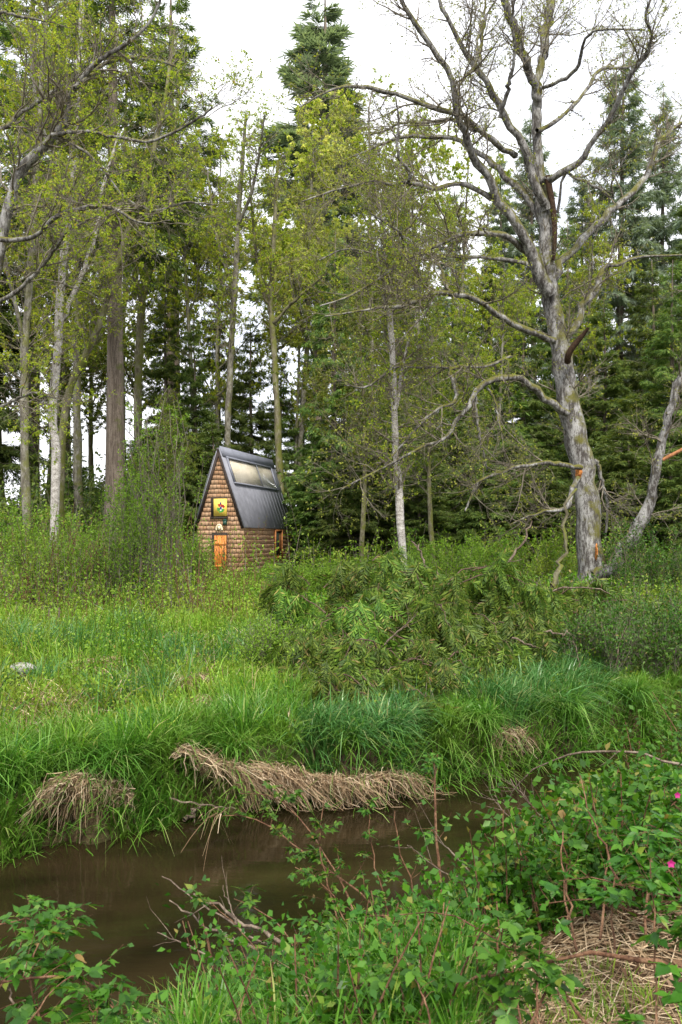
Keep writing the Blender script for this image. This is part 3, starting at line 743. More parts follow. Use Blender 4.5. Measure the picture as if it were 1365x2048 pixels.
# --- the big alder right of centre
D0 = 22.0
def lb(pts, a=0, b=0): return limb([(p, q, r * (.88 if r > 14 else .74)) for p, q, r in pts], D0, (a, b))
H_ = [
    lb([(1192, 1215, 42), (1188, 1165, 35), (1182, 1100, 29), (1174, 1000, 26), (1164, 930, 26), (1150, 860, 26), (1135, 780, 24), (1122, 700, 23), (1112, 640, 21), (1101, 590, 20), (1097, 540, 19), (1093, 460, 17), (1084, 400, 15), (1078, 330, 13), (1074, 250, 13), (1074, 190, 12)], 0, .3),
    lb([(1074, 200, 11), (1078, 150, 11), (1090, 80, 12), (1101, 0, 12), (1105, -90, 10)], .3, 1.5),
    lb([(1076, 215, 12), (1070, 170, 12), (1052, 120, 12), (1030, 60, 11), (1008, 0, 10), (985, -80, 9)], .3, -1.5),
    lb([(1092, 420, 13), (1080, 395, 12), (1062, 340, 12), (1048, 295, 11), (1022, 250, 10), (995, 200, 9), (975, 165, 9), (945, 130, 8), (925, 95, 7), (898, 45, 6), (880, 0, 5), (870, -50, 4)], 0, -2.0),
    lb([(1098, 590, 16), (1070, 520, 15), (1043, 470, 14), (1003, 405, 13), (975, 355, 12), (950, 315, 11), (938, 290, 11), (928, 258, 10), (913, 220, 9), (903, 150, 8), (873, 110, 8), (838, 55, 7), (808, 8, 6), (790, -40, 5)], -.1, -3.5),
    lb([(1088, 450, 11), (1070, 425, 10), (1043, 385, 10), (1008, 350, 9), (983, 325, 8), (950, 302, 7), (928, 288, 7), (898, 275, 6), (868, 272, 6), (808, 272, 5), (770, 285, 4), (735, 302, 3), (690, 318, 2)], .2, 2.5),
    lb([(985, 398, 8), (953, 376, 7), (923, 368, 6), (888, 374, 6), (858, 375, 6), (818, 364, 5), (780, 368, 4), (748, 360, 4), (700, 372, 3), (655, 385, 3), (605, 402, 2)], -.8, -3),
    lb([(1032, 312, 8), (1005, 296, 8), (978, 275, 8), (943, 245, 8), (918, 230, 8), (878, 218, 7), (823, 198, 6), (773, 185, 6), (733, 175, 5), (683, 175, 4), (640, 190, 3), (600, 215, 2)], -.3, -4),
    lb([(950, 262, 6), (928, 248, 5), (893, 240, 5), (850, 246, 4), (803, 245, 4), (770, 262, 3), (740, 270, 2)], -.6, 1.5),
    lb([(1082, 530, 9), (1055, 505, 9), (1033, 486, 9), (1008, 471, 8), (968, 467, 8), (923, 470, 7), (883, 486, 6), (848, 506, 6), (820, 522, 5), (795, 532, 5), (760, 556, 4), (700, 592, 3), (640, 612, 2)], 0, -3),
    lb([(1090, 545, 7), (1055, 530, 6), (1013, 520, 6), (953, 514, 5), (883, 512, 5), (848, 516, 4), (798, 524, 4), (740, 505, 3), (690, 498, 2), (640, 520, 2)], .3, 3),
    lb([(1108, 680, 10), (1085, 674, 9), (1058, 662, 9), (1023, 646, 9), (983, 620, 9), (943, 597, 8), (903, 587, 8), (868, 587, 7), (833, 600, 6), (803, 612, 6), (763, 614, 4), (713, 622, 3), (650, 632, 2)], 0, -4),
    lb([(1135, 826, 11), (1112, 810, 10), (1083, 790, 10), (1058, 766, 10), (1033, 756, 9), (998, 757, 9), (968, 772, 8), (950, 790, 7), (935, 816, 7), (910, 845, 6), (898, 866, 5), (883, 880, 5), (848, 892, 4), (783, 927, 3), (733, 952, 3), (683, 978, 2)], -.2, -3),
    lb([(1162, 938, 7), (1140, 932, 7), (1113, 927, 7), (1083, 927, 6), (1033, 935, 5), (983, 952, 4), (958, 962, 4), (943, 992, 3), (930, 1022, 2)], -.3, -2),
    lb([(1131, 668, 9), (1148, 660, 9), (1160, 640, 10), (1164, 612, 9), (1178, 597, 9), (1193, 577, 8), (1203, 547, 7), (1210, 534, 6), (1238, 527, 5), (1273, 515, 4), (1330, 512, 3), (1390, 508, 2)], .2, 2),
    lb([(1106, 560, 10), (1125, 522, 10), (1163, 480, 10), (1203, 445, 10), (1233, 412, 9), (1273, 377, 8), (1303, 330, 8), (1318, 290, 7), (1335, 268, 6), (1365, 245, 5), (1410, 228, 4)], .1, 3),
    lb([(1086, 362, 9), (1108, 354, 9), (1148, 330, 9), (1178, 300, 8), (1213, 245, 8), (1233, 210, 7), (1248, 175, 7), (1273, 135, 6), (1298, 100, 5), (1303, 65, 4), (1291, 30, 4), (1312, -20, 3)], .1, -3),
    lb([(1076, 262, 6), (1093, 255, 6), (1133, 225, 5), (1178, 175, 5), (1198, 140, 5), (1243, 135, 4), (1278, 128, 3), (1310, 100, 2)], 0, 3),
    lb([(1078, 178, 5), (1098, 170, 5), (1153, 140, 5), (1168, 85, 4), (1198, 60, 3), (1290, 60, 2)], .3, -2),
    lb([(1115, 425, 4), (1128, 350, 4), (1150, 355, 4), (1190, 372, 4), (1225, 392, 3), (1225, 360, 3), (1260, 300, 2)], .2, -1.5),
    lb([(1000, 235, 6), (1012, 190, 6), (1022, 150, 5), (1030, 100, 4), (1025, 40, 4), (1035, -30, 3)], -.8, -2.5),
    lb([(958, 130, 5), (962, 95, 5), (968, 50, 4), (972, 0, 3), (985, -40, 3)], -1.5, 0),
    lb([(912, 215, 5), (922, 165, 4), (950, 130, 4), (958, 70, 4), (980, 20, 3), (1015, -30, 2)], -2.2, -.5),
    lb([(800, 530, 5), (808, 490, 5), (800, 465, 4), (770, 445, 3), (740, 425, 2)], -2.0, -3.5),
    lb([(905, 590, 5), (888, 560, 5), (884, 540, 4), (870, 520, 3), (845, 470, 2)], -2, 0),
    lb([(818, 366, 5), (818, 340, 5), (800, 322, 4), (795, 290, 4), (798, 240, 3), (790, 190, 2)], -2, -3),
    lb([(950, 792, 4), (958, 860, 4), (968, 910, 3), (975, 940, 2)], -1.4, -1),
    lb([(975, 775, 3), (990, 800, 3), (1000, 850, 3), (1004, 862, 2)], -1.2, -2),
    lb([(898, 735, 6), (905, 762, 6), (912, 800, 5), (880, 815, 4), (850, 840, 4), (800, 895, 3), (770, 930, 2)], -2, -2.5),
    lb([(1020, 712, 4), (985, 728, 4), (935, 735, 5), (898, 735, 5), (840, 735, 5), (790, 735, 4), (735, 772, 3), (690, 770, 2)], -1, -2.5),
    lb([(1180, 940, 7), (1195, 925, 6), (1207, 975, 5), (1215, 1010, 4), (1213, 1065, 3)], .5, 1.0),
    lb([(1158, 955, 7), (1146, 975, 7), (1140, 1000, 7), (1128, 1018, 6), (1095, 1022, 4), (1050, 1035, 3), (1020, 1050, 2)], -.4, -.8),
    lb([(1196, 1150, 22), (1212, 1140, 18), (1240, 1105, 17), (1268, 1075, 16), (1290, 1030, 15), (1303, 985, 13), (1314, 930, 13), (1325, 880, 12), (1338, 825, 11), (1362, 755, 10), (1385, 690, 9), (1400, 600, 8)], -.2, -1.5),
]
alder = broadleaf('alder_tree', 'big lichen-grey alder with mossy limbs and an orange wound on its leaning trunk', H_, 11, 'alder', 'bud',
                  560, 6000, 17000, 26000, (.5, 2.8), (.3, 1.2), (.12, .5), (.035, .075), up1=.05, base=(*P(1190, 1180, D0)[:2], float(gz(*P(1190, 1180, D0)[:2]))), trunkS=16, t1=(.3, 1))
rng = np.random.default_rng(5)
ab = np.array(alder.location)
def scarpatch(px, py, rx, ry, seed, mat, d, name):
    """irregular raised torn patch on the trunk face"""
    rg = np.random.default_rng(seed); a = np.linspace(0, 2 * np.pi, 12, endpoint=False)
    mb = MB(); c = P(px, py, d); s = d / F
    V = [c + np.array([rx * s * math.cos(q) * rg.uniform(.6, 1.2), .10, ry * s * math.sin(q) * rg.uniform(.6, 1.2)]) for q in a]
    W = [c + (v - c) * .5 * rg.uniform(.6, 1.2) + np.array([0, -.03 - .04 * rg.random(), 0]) for v in V]
    ii = np.arange(12); jj = (ii + 1) % 12
    mb.add(V + W, np.stack([ii, jj, jj + 12, ii + 12], -1)); mb.add(W + [c + np.array([0, -.06, 0])], np.stack([ii, jj, np.full(12, 12)], -1))
    return mb.build(name, mat, alder, ab)
scarpatch(1160, 944, 7, 15, 4, M['heart'], D0 - .36, 'wound')
scarpatch(1195, 1105, 3, 22, 6, M['heart'], D0 - .40, 'torn_strip')
DECAY = plain('dark_decayed_wood', (.045, .028, .018), .9, .1, .5, 18)
for nm, l in (('broken_stub', lb([(1136, 724, 9), (1136, 715, 9), (1142, 700, 9), (1156, 682, 8), (1168, 668, 6), (1177, 656, 4)], -.35, -.9)), ('decayed_groove', lb([(1096, 352, 8), (1100, 380, 9), (1107, 420, 8), (1110, 470, 7), (1108, 520, 4)], -.07, -.05))):
    l = spline(l, 16); MB().add(*tubes(l[None, :, :3], l[None, :, 3], 8)).build(nm, DECAY, alder, ab, True)
mb = MB(); l = spline(lb([(1326, 920, 5), (1340, 912, 5), (1358, 903, 5), (1378, 890, 4)], -1, -1.2), 8)
mb.add(*tubes(l[None, :, :3], l[None, :, 3], 7)); mb.build('snapped_branch', plain('orange_snapped_wood', (.33, .15, .07), .85, .1, .5, 14), alder, ab, True)

# --- the leaning alder at the left edge and the trunks of the left grove
def tl(pts, d, a=0, b=0): return limb([(p, q, r * .78) for p, q, r in pts], d, (a, b))
broadleaf('alder_tree', 'leaning grey alder whose thick limb sweeps up from the left edge', [
    tl([(-95, 1130, 22), (-70, 900, 19), (-35, 680, 16), (0, 500, 14), (20, 405, 13), (40, 345, 13), (75, 305, 12), (115, 265, 10), (135, 230, 8), (145, 185, 7), (170, 150, 7), (200, 120, 6), (250, 90, 5), (300, 45, 4), (325, -10, 3)], 16, 0, -1.5),
    tl([(-60, 290, 8), (0, 258, 7), (60, 215, 6), (130, 170, 5), (175, 145, 4), (200, 75, 3)], 15, 0, 1),
    tl([(-60, 470, 8), (20, 480, 7), (70, 470, 6), (120, 430, 6), (190, 411, 6), (240, 422, 5), (285, 447, 3), (340, 440, 2)], 15, 0, -2),
    tl([(150, 175, 5), (225, 120, 4), (310, 121, 4), (360, 135, 2)], 14.8, 0, 1.5),
    tl([(105, 270, 5), (160, 262, 5), (230, 274, 4), (310, 280, 4), (400, 235, 3), (425, 214, 2)], 15, 0, -1),
    tl([(-60, 40, 5), (0, 25, 4), (50, 35, 4), (110, 45, 2)], 14, 0, 1),
    tl([(112, 268, 4), (190, 320, 4), (250, 395, 3), (310, 420, 3), (370, 405, 3), (430, 410, 2)], 15, 0, 1),
    tl([(-20, 620, 6), (60, 560, 5), (110, 500, 4), (140, 460, 3), (200, 430, 2)], 16, 0, -2),
    tl([(-60, 850, 6), (0, 815, 5), (40, 795, 4), (75, 785, 3), (120, 800, 2)], 16, 0, -1),
], 21, 'alder', 'spring', 200, 2000, 4600, 24000, (.6, 2.4), (.3, 1.0), (.15, .5), (.03, .06), t1=(.2, 1))
GL = 'broadleaf trees of the left grove'
broadleaf('alder_tree', 'slim lichen-spotted alder trunk left of its white-barked twin', [
    tl([(60, 1125, 12), (57, 1085, 11), (50, 900, 11), (49, 740, 10), (56, 610, 10), (62, 512, 9), (72, 380, 8), (78, 250, 7), (90, 80, 6), (95, -60, 5)], 29),
    tl([(52, 700, 6), (20, 560, 5), (-10, 430, 4), (-30, 300, 3)], 29, 0, -2),
    tl([(62, 520, 6), (95, 400, 5), (110, 300, 4), (150, 180, 3)], 29, 0, 2)], 22, 'palebark', 'spring', 110, 800, 2400, 11000, (.8, 3.0), (.4, 1.3), (.2, .6), (.06, .11), group=GL, t1=(.3, 1))
broadleaf('alder_tree', 'white-barked alder trunk with moss patches in the left grove', [
    tl([(112, 1150, 13), (108, 1110, 12), (112, 910, 11), (107, 812, 11), (116, 700, 11), (121, 600, 11), (128, 512, 10), (142, 380, 9), (152, 250, 8), (160, 100, 7), (168, -60, 5)], 31),
    tl([(118, 660, 7), (160, 560, 6), (190, 470, 5), (205, 380, 4), (240, 260, 3)], 31, 0, 2),
    tl([(140, 400, 6), (100, 300, 5), (70, 180, 4), (60, 60, 3)], 31, 0, -2)], 23, 'birch', 'spring', 120, 850, 2400, 11000, (.8, 3.0), (.4, 1.3), (.2, .6), (.06, .11), group=GL, t1=(.3, 1))
broadleaf('alder_tree', 'dark mossy tree leaning right in front of the thick fir trunk', [
    tl([(122, 1090, 11), (124, 900, 10), (140, 780, 10), (175, 705, 9), (203, 640, 9), (222, 570, 8), (260, 450, 7), (300, 330, 6), (330, 200, 5), (350, 60, 3)], 36),
    tl([(178, 700, 6), (150, 600, 5), (160, 480, 4), (175, 350, 3)], 36, 0, 2)], 24, 'mossy', 'spring', 110, 800, 2200, 9000, (.8, 3.0), (.4, 1.3), (.2, .6), (.07, .12), group=GL, t1=(.3, 1))
broadleaf('maple_tree', 'moss-green forked trunk just right of the thick fir trunk', [
    tl([(279, 1010, 11), (278, 930, 10), (277, 810, 10), (280, 660, 10), (284, 600, 9), (272, 560, 7), (276, 520, 6), (265, 430, 5), (250, 300, 4), (255, 150, 3)], 45),
    tl([(284, 605, 8), (300, 540, 7), (312, 480, 6), (330, 380, 5), (350, 260, 4), (360, 120, 3)], 45, 0, 2)], 25, 'mossy', 'spring', 120, 900, 2200, 9500, (1, 3.4), (.5, 1.5), (.25, .7), (.09, .15), group=GL, t1=(.3, 1))
broadleaf('alder_tree', 'pale straight trunk rising just behind the cabin peak', [
    tl([(453, 960, 9), (455, 880, 8), (460, 760, 8), (465, 660, 8), (471, 560, 7), (478, 430, 6), (486, 320, 5), (492, 230, 3)], 43),
    tl([(470, 580, 5), (440, 500, 4), (425, 420, 3), (415, 340, 2)], 43, 0, 2),
    tl([(477, 450, 5), (505, 380, 4), (520, 300, 3), (530, 230, 2)], 43, 0, -2)], 26, 'palebark', 'spring', 110, 800, 2000, 7000, (.8, 2.8), (.5, 1.3), (.2, .6), (.08, .14), t1=(.35, 1))
broadleaf('maple_tree', 'forked brownish trunk behind the right end of the cabin roof', [
    tl([(562, 990, 10), (558, 900, 9), (551, 737, 8), (545, 650, 8), (541, 605, 7), (547, 510, 6), (552, 400, 5), (556, 320, 3)], 42.5),
    tl([(541, 615, 6), (524, 570, 5), (513, 510, 4), (505, 420, 3), (500, 340, 2)], 42.5, 0, 2),
    tl([(546, 650, 5), (580, 610, 4), (620, 575, 3), (655, 545, 2)], 42.5, 0, -2)], 27, 'mossy', 'spring', 110, 800, 2000, 7000, (.8, 2.8), (.5, 1.3), (.2, .6), (.08, .14), t1=(.4, 1))
broadleaf('alder_tree', 'distant pale grey trunk in the sky gap right of the cabin', [
    tl([(598, 960, 8), (602, 870, 7), (610, 760, 7), (617, 640, 6), (619, 500, 5), (622, 400, 4), (628, 300, 3)], 52),
    tl([(617, 660, 4), (570, 690, 4), (545, 705, 3)], 52, 0, 1)], 28, 'palebark', 'spring', 90, 700, 1800, 6500, (.8, 2.6), (.5, 1.2), (.25, .5), (.09, .15), t1=(.45, 1))
broadleaf('birch_tree', 'slim white birch stem standing straight between cabin and big alder', [
    tl([(811, 1190, 10), (808, 1150, 10), (798, 980, 10), (792, 900, 9), (788, 780, 8), (783, 660, 7), (778, 590, 6), (772, 520, 4), (765, 450, 3), (757, 380, 2)], 20),
    tl([(790, 830, 5), (797, 790, 5), (805, 740, 4), (815, 690, 3), (835, 640, 2)], 20, 0, .6),
    tl([(783, 640, 4), (770, 600, 3), (762, 560, 3), (755, 500, 2)], 20, 0, -.5)], 29, 'birch', 'spring', 120, 800, 3400, 9000, (.5, 1.8), (.3, .9), (.15, .45), (.04, .075), main=1, t1=(.2, 1))
# the thick fir trunk of the left grove
tall = dup(con['fa'], (0, 0, 0), 0, 1, 'x')
d = 38.0; x = (229 - 682.5) * d / F; z = float(gz(x, d)) - .3
tall.location = (x, d, z); k = (CZ + (HY + 260) * d / F - z) / 40.0; tall.scale = (k * 1.12, k * 1.12, k); tall.rotation_euler = (0, 0, .9)
tag(tall, 'thick brown furrowed fir trunk left of the cabin, its boughs high overhead', 'tree', GF)

# --- generic spring broadleaf trees for the wood, built once and copied
def spring_tree(name, H, seed, leafm, spread, nl, bark='palebark', lsize=(.10, .17), n=(120, 1100, 2400)):
    rng = np.random.default_rng(seed)
    q = np.linspace(0, 1, 9)
    tr = np.stack([.4 * np.sin(q * 3 + seed), .4 * np.sin(q * 2.3 + 2 * seed) , q * H, .011 * H * (1 - .85 * q)], -1); tr[:, :2] -= tr[0, :2]; tr[0, 2] = -.5
    limbs = [tr]
    for k in range(7):
        t = rng.uniform(.28, .75); h = t * H; az = k * 2.4 + rng.uniform(-.4, .4); L = spread * rng.uniform(.7, 1.15) * (1.15 - t)
        bx, by = np.interp(h, tr[:, 2], tr[:, 0]), np.interp(h, tr[:, 2], tr[:, 1]); r = .008 * H * (1 - .85 * t) * .6
        s_ = np.linspace(0, 1, 5)
        limbs.append(np.stack([bx + np.cos(az) * L * s_ + rng.normal(size=5) * .15 * s_, by + np.sin(az) * L * s_, h + H * .28 * s_ ** 1.2 * (1 - t * .5), r * (1 - .85 * s_)], -1))
    o = broadleaf(name, 'x', limbs, seed + 50, bark, leafm, n[0], n[1], n[2], nl, (.9, 3.4), (.5, 1.6), (.25, .7), lsize, base=(0, 0, 0), t1=(.3, 1))
    o['H'] = H; return o
spr = {'a': spring_tree('alder_tree', 22, 101, 'spring', 7.5, 19000), 'b': spring_tree('alder_tree', 18, 102, 'spring', 6.5, 17000),
       'y': spring_tree('maple_tree', 24, 103, 'yellow', 7.0, 26000, 'palebark', (.13, .22)), 'm': spring_tree('maple_tree', 14, 104, 'olive', 5.5, 20000, 'mossy', (.09, .15))}
GS = 'leafing broadleaf trees in the wood'
seen = set()
for k, (v, px, d, top, lab, wd) in enumerate([
    ('y', 665, 54, 225, 'glowing yellow-leaved tree below the spire-topped fir', 1.15),
    ('b', 585, 52, 400, 'thin light green tree left of the yellow-leaved tree', .6),
    ('a', 745, 48, 205, 'airy yellow-green tree above the white birch stem', .95),
    ('b', 850, 50, 265, 'airy tree behind the long horizontal limbs of the big alder', .85),
    ('a', 925, 54, 290, 'yellow-green tree left of the big alder fork', .8),
    ('m', 720, 33, 560, 'small bushy tree right behind the tall cedar trunk foot', .9),
    ('m', 870, 31, 620, 'small bushy tree right of the white birch stem', 1.0),
    ('b', 985, 40, 520, 'leafy tree close left of the big alder trunk', .8),
    ('b', 1190, 46, 430, 'leafy tree seen just right of the big alder trunk', .8),
    ('b', 395, 48, 330, 'light green tree between the thick fir trunk and the cabin', .85),
    ('a', 160, 40, 40, 'tall leafy tree behind the two slim left trunks', .9),
    ('m', 330, 30, 800, 'small fresh green tree left of the cabin wall', .75),
    ('m', 285, 58, 470, 'pale far tree in the sky gap right of the thick fir trunk', 1.1),
    ('m', 185, 62, 520, 'pale far tree in the sky gap left of the thick fir trunk', 1.1),
    ('m', 90, 55, 560, 'pale far tree between the two slim left trunks', 1.2),
    ('m', 10, 50, 500, 'pale far tree at the left edge', 1.2),
    ('a', 250, 70, 250, 'tall thin far tree behind the thick fir trunk', .8),
    ('b', 440, 56, 300, 'thin far tree in the pale sky above the cabin peak', .7),
]):
    settle(spr[v], px, d, top, lab, GS, wd, k * 2.1, v not in seen); seen.add(v)

# ------------------------------------------------------------------ thickets and shrubs
def thicket(name, label, px, d, nst, hh, rad, seed, leafm='willow', nleaf=7000, lsize=(.05, .10), group=None, lean=.12, bark='twig', n2=700, cat='shrub'):
    rng = np.random.default_rng(seed)
    x = (px - 682.5) * d / F; z = float(gz(x, d)); root = thing(name, label, cat, (x, d, z), group=group)
    K = 7; q = np.linspace(0, 1, K); ra = rad * np.sqrt(rng.random(nst)); az = rng.uniform(0, 6.28, nst)
    h = rng.uniform(hh[0], hh[1], nst); out = rng.uniform(-.3, 1, nst) * lean
    C = np.stack([(ra * np.cos(az))[:, None] * (1 + 0 * q) + (np.cos(az) * out * h)[:, None] * q ** 1.3, (ra * np.sin(az))[:, None] + (np.sin(az) * out * h)[:, None] * q ** 1.3, h[:, None] * q[None] - .1], -1)
    C += rng.normal(size=C.shape) * .03 * q[None, :, None] * h[:, None, None]
    Rr = (.004 + .0032 * h)[:, None] * np.linspace(1, .25, K)[None]
    mb = MB().add(*tubes(C, Rr, 4)); P2, R2 = grow(C, Rr, n2, rng, (.25, .9), (20, 50), 4, (.2, 1), .15, .1, .6, .003, .01); mb.add(*tubes(P2, R2, 3))
    mb.build('stems', M[bark], root)
    MB().add(*leaves(np.concatenate([P2, C[:, [1, 3, 4, 6]]]), nleaf, rng, lsize, .38, .03)).build('foliage', M[leafm], root)
    return root
GW = 'willow thickets below the cabin'
thicket('willow_shrub', 'tall upright willow thicket left of the cabin', 322, 22, 34, (3.2, 5.6), .75, 31, nleaf=3600, group=GW, n2=420)
thicket('willow_shrub', 'willow thicket in front of the left cabin corner', 372, 24, 16, (.9, 1.8), .5, 32, nleaf=4000, group=GW)
thicket('willow_shrub', 'thin willow stems left of the tall upright willow thicket', 255, 21, 22, (1.8, 3.4), 1.0, 33, nleaf=5500, group=GW)
thicket('willow_shrub', 'low willow growth in the meadow edge far left', 130, 21, 22, (1.2, 2.3), 1.1, 34, nleaf=5000, group=GW)
thicket('red_shrub', 'bare reddish twiggy bush leaning across the cabin wall', 452, 30, 16, (1.4, 2.5), .25, 35, 'spring', 500, (.03, .06), None, .75, 'cane', 260)
thicket('red_shrub', 'reddish brown twiggy bush on the slope below the slim left trunks', 150, 26, 40, (.8, 1.5), 1.4, 36, 'shrub', 1200, (.04, .08), None, .5, 'cane', 600)
thicket('elder_shrub', 'bright green bush at the right foot of the cabin', 560, 27, 30, (.4, .8), .9, 37, 'willow', 6500, (.06, .11), None, .35)
thicket('elder_shrub', 'bright green bush between cabin and fallen cedar heap', 640, 24, 34, (.4, .8), 1.2, 38, 'willow', 6500, (.06, .11), None, .35)
thicket('elder_shrub', 'bright green bush left of the white birch foot', 735, 25, 34, (.5, 1.1), 1.1, 39, 'willow', 6500, (.06, .11), None, .35)
thicket('elder_shrub', 'leafy bush right of the white birch foot', 905, 25, 40, (.9, 1.7), 1.5, 40, 'willow', 7000, (.06, .11), None, .35)
thicket('elder_shrub', 'leafy bush left of the big alder foot', 1045, 25, 40, (.9, 1.7), 1.5, 41, 'shrub', 7000, (.06, .11), None, .35)
thicket('elder_shrub', 'leafy bush right of the curved side stem', 1320, 21, 44, (1.0, 2.1), 1.2, 42, 'dark_shrub', 8000, (.05, .09), None, .35)
thicket('elder_shrub', 'dense green bush under the slim left trunks', 30, 27, 44, (1.2, 2.6), 1.6, 43, 'shrub', 9000, (.06, .11), None, .35)
thicket('elder_shrub', 'yellow-green bush beside the left end of the fallen cedar heap', 560, 11.6, 36, (.35, .7), .4, 44, 'willow', 6500, (.035, .065), None, .4)
thicket('elder_shrub', 'leafy bush on the far bank at the right edge', 1330, 12.6, 40, (.7, 1.4), .9, 45, 'dark_shrub', 8000, (.04, .075), None, .4)
thicket('elder_shrub', 'leafy bush hanging over the water below the long bluish grass', 1235, 12.0, 34, (.5, 1.0), .6, 46, 'dark_shrub', 6000, (.04, .07), None, .5)

# brush and undergrowth that nobody could count
def cover(name, pts, hh, seed, leafm, per, lsize, bark='twig', lean=.35, wid=.5, stems=True, hf=None):
    rng = np.random.default_rng(seed); x, y = pts; n = len(x); z = gz(x, y)
    h = rng.uniform(hh[0], hh[1], n) * (.45 + .95 * (lump(x, y, .45) * .9 + .45).clip(0, 1)); K = 4; q = np.linspace(0, 1, K); az = rng.uniform(0, 6.28, n); l = lean * rng.uniform(.1, 1.2, n)
    if hf: h = h * hf(x, y, x * F / y + 682.5)
    C = np.stack([x[:, None] + (np.cos(az) * l * h)[:, None] * q ** 1.4, y[:, None] + (np.sin(az) * l * h)[:, None] * q ** 1.4, z[:, None] + h[:, None] * q - .02], -1)
    mb = MB().add(*leaves(C, per, rng, lsize, wid, .09, (.25, 1)))
    o = mb.build(name, M[leafm]); o['kind'] = 'stuff'
    if stems:
        s = MB().add(*tubes(C, np.full((n, K), .004) * np.linspace(1.4, .5, K)[None] * (1 + y[:, None] / 18), 3)).build('stems', M[bark], o)
        s['kind'] = 'stuff'
    return o
def region(n, rng, x0, x1, y0, y1, keep=None):
    """uniform in picture width per distance: the wedge the lens looks into"""
    y = np.sqrt(rng.uniform(y0 ** 2, y1 ** 2, n)); px = rng.uniform(x0, x1, n); x = (px - 682.5) * y / F
    k = np.ones(n, bool) if keep is None else keep(x, y, px)
    return x[k], y[k]
rng = np.random.default_rng(60)
clear = lambda x, y, px: (y - FY(x) > .3) & ~((np.abs(px - 44) < 34) & (y > 10.5) & (y < 11.8)) & ((px < 600 - (y - 9) * 8) | (y > 13.5))
nocab = lambda x, y, px: ~((y > 33) & (y < 41) & (px > 375) & (px < 600)) & (y - FY(x) > .4)
tag(cover('undergrowth', region(5200, rng, -120, 1480, 17, 30, nocab), (.35, 1.2), 61, 'shrub', 120000, (.045, .10), hf=lambda x, y, px: 1 - .62 * ss(px, 370, 420) * (1 - .25 * ss(px, 900, 1000))), 'knee-high green undergrowth between the creek meadow and the wood', 'undergrowth')
tag(cover('undergrowth', region(3000, rng, -150, 1500, 30, 52, nocab), (.6, 1.8), 62, 'shrub', 70000, (.09, .17)), 'taller brush along the foot of the wood', 'undergrowth')
tag(cover('undergrowth', region(1600, rng, -150, 680, 38, 70, nocab), (1.5, 3.6), 63, 'cedar', 60000, (.15, .30)), 'dark brush closing the gaps between the trunks', 'undergrowth')
tag(cover('undergrowth', region(1600, rng, 680, 1500, 42, 80, nocab), (2, 5), 64, 'cedar', 60000, (.2, .38)), 'dark brush deep in the wood on the right', 'undergrowth')
tag(cover('undergrowth', region(1500, rng, 520, 1420, 9, 17, lambda x, y, px: (y - FY(x) > .5) & (px > 560 + (y - 9) * 5)), (.12, .38), 65, 'shrub', 26000, (.03, .06)), 'leafy growth around and under the fallen cedar heap', 'undergrowth')
tag(cover('undergrowth', region(1000, rng, -100, 600, 16, 30, nocab), (.7, 1.9), 66, 'willow', 16000, (.04, .09), 'cane', .35, hf=lambda x, y, px: 1 - .5 * ss(px, 380, 440)), 'brown twiggy growth with fresh leaves behind the meadow', 'undergrowth')
tag(cover('undergrowth', region(420, rng, -60, 600, 8.5, 16, lambda x, y, px: clear(x, y, px) & (y - FY(x) > .6)), (.4, .85), 67, 'willow', 6000, (.03, .06), 'shrub', .25), 'tall thin weed stems standing in the meadow', 'undergrowth')
# leaf litter on the left slope
x, y = region(14000, rng, -80, 420, 20, 40, nocab); n = len(x)
mb = MB().add(*diamonds(np.stack([x, y, gz(x, y) + .02 + .1 * rng.random(n)], -1), nrm(rng.normal(size=(n, 3)) * [1, 1, .5]), n, rng, (.08, .2), .6))
tag(mb.build('leaf_litter', M['litter']), 'brown dead leaves on the slope below the left grove', 'leaf litter', kind='stuff')

# ------------------------------------------------------------------ far bank grass
def grassobj(name, label, x, y, h, m, seed, mat, wid, lean=.5, r=.08, K=5, wind=(0, 0), curl=1.1):
    rng = np.random.default_rng(seed)
    mb = MB().add(*tufts(x, y, h * np.ones(len(x)), m, rng, r, wid, lean, K, wind, curl))
    return tag(mb.build(name, M[mat]), label, 'grass', kind='stuff')
rng = np.random.default_rng(70)
x, y = region(4300, rng, -60, 760, 7, 17.5, clear); k = lump(x, y, .8); c = rng.random(len(x)) < .75 + .5 * k; x, y, k = x[c], y[c], k[c]
h = rng.uniform(.14, .46, len(x)) * (.9 + .9 * k)
grassobj('grass', 'tall fresh green meadow grass on the far bank', x, y, h, 17, 71, 'grass', .015, .6, .16)
x, y = region(900, rng, -60, 640, 11.5, 15.5, clear)
c = lump(x, y, .7) > -.05; x, y = x[c], y[c]
grassobj('grass', 'taller bluish grass at the back of the meadow', x, y, rng.uniform(.35, .7, len(x)) * (.8 + .6 * lump(x, y, 1.1)), 20, 79, 'grass_dark', .018, .45, .15)
x, y = region(520, rng, -60, 640, 8.3, 14.5, clear)
c = lump(x + 3, y, 1.4) > .18; x, y = x[c], y[c]
grassobj('grass', 'taller cool green clumps standing in the meadow', x, y, rng.uniform(.38, .68, len(x)), 22, 120, 'grass_dark', .014, .55, .11)
x, y = region(1500, rng, -60, 640, 8, 17, clear)
c = lump(x, y, 1.1) > .10; x, y = x[c], y[c]
grassobj('dry_grass', 'pale dead stalks scattered through the meadow grass', x, y, rng.uniform(.2, .55, len(x)), 7, 72, 'straw', .012, .9, .12)
x, y = region(3800, rng, -60, 640, 8, 17, clear)
c = lump(x, y, .9) < .15; x, y = x[c], y[c]
tag(cover('undergrowth', (x, y), (.12, .50), 80, 'shrub', 34000, (.025, .06), bark='shrub', lean=.4), 'low broad-leaved weeds among the meadow grass', 'undergrowth')
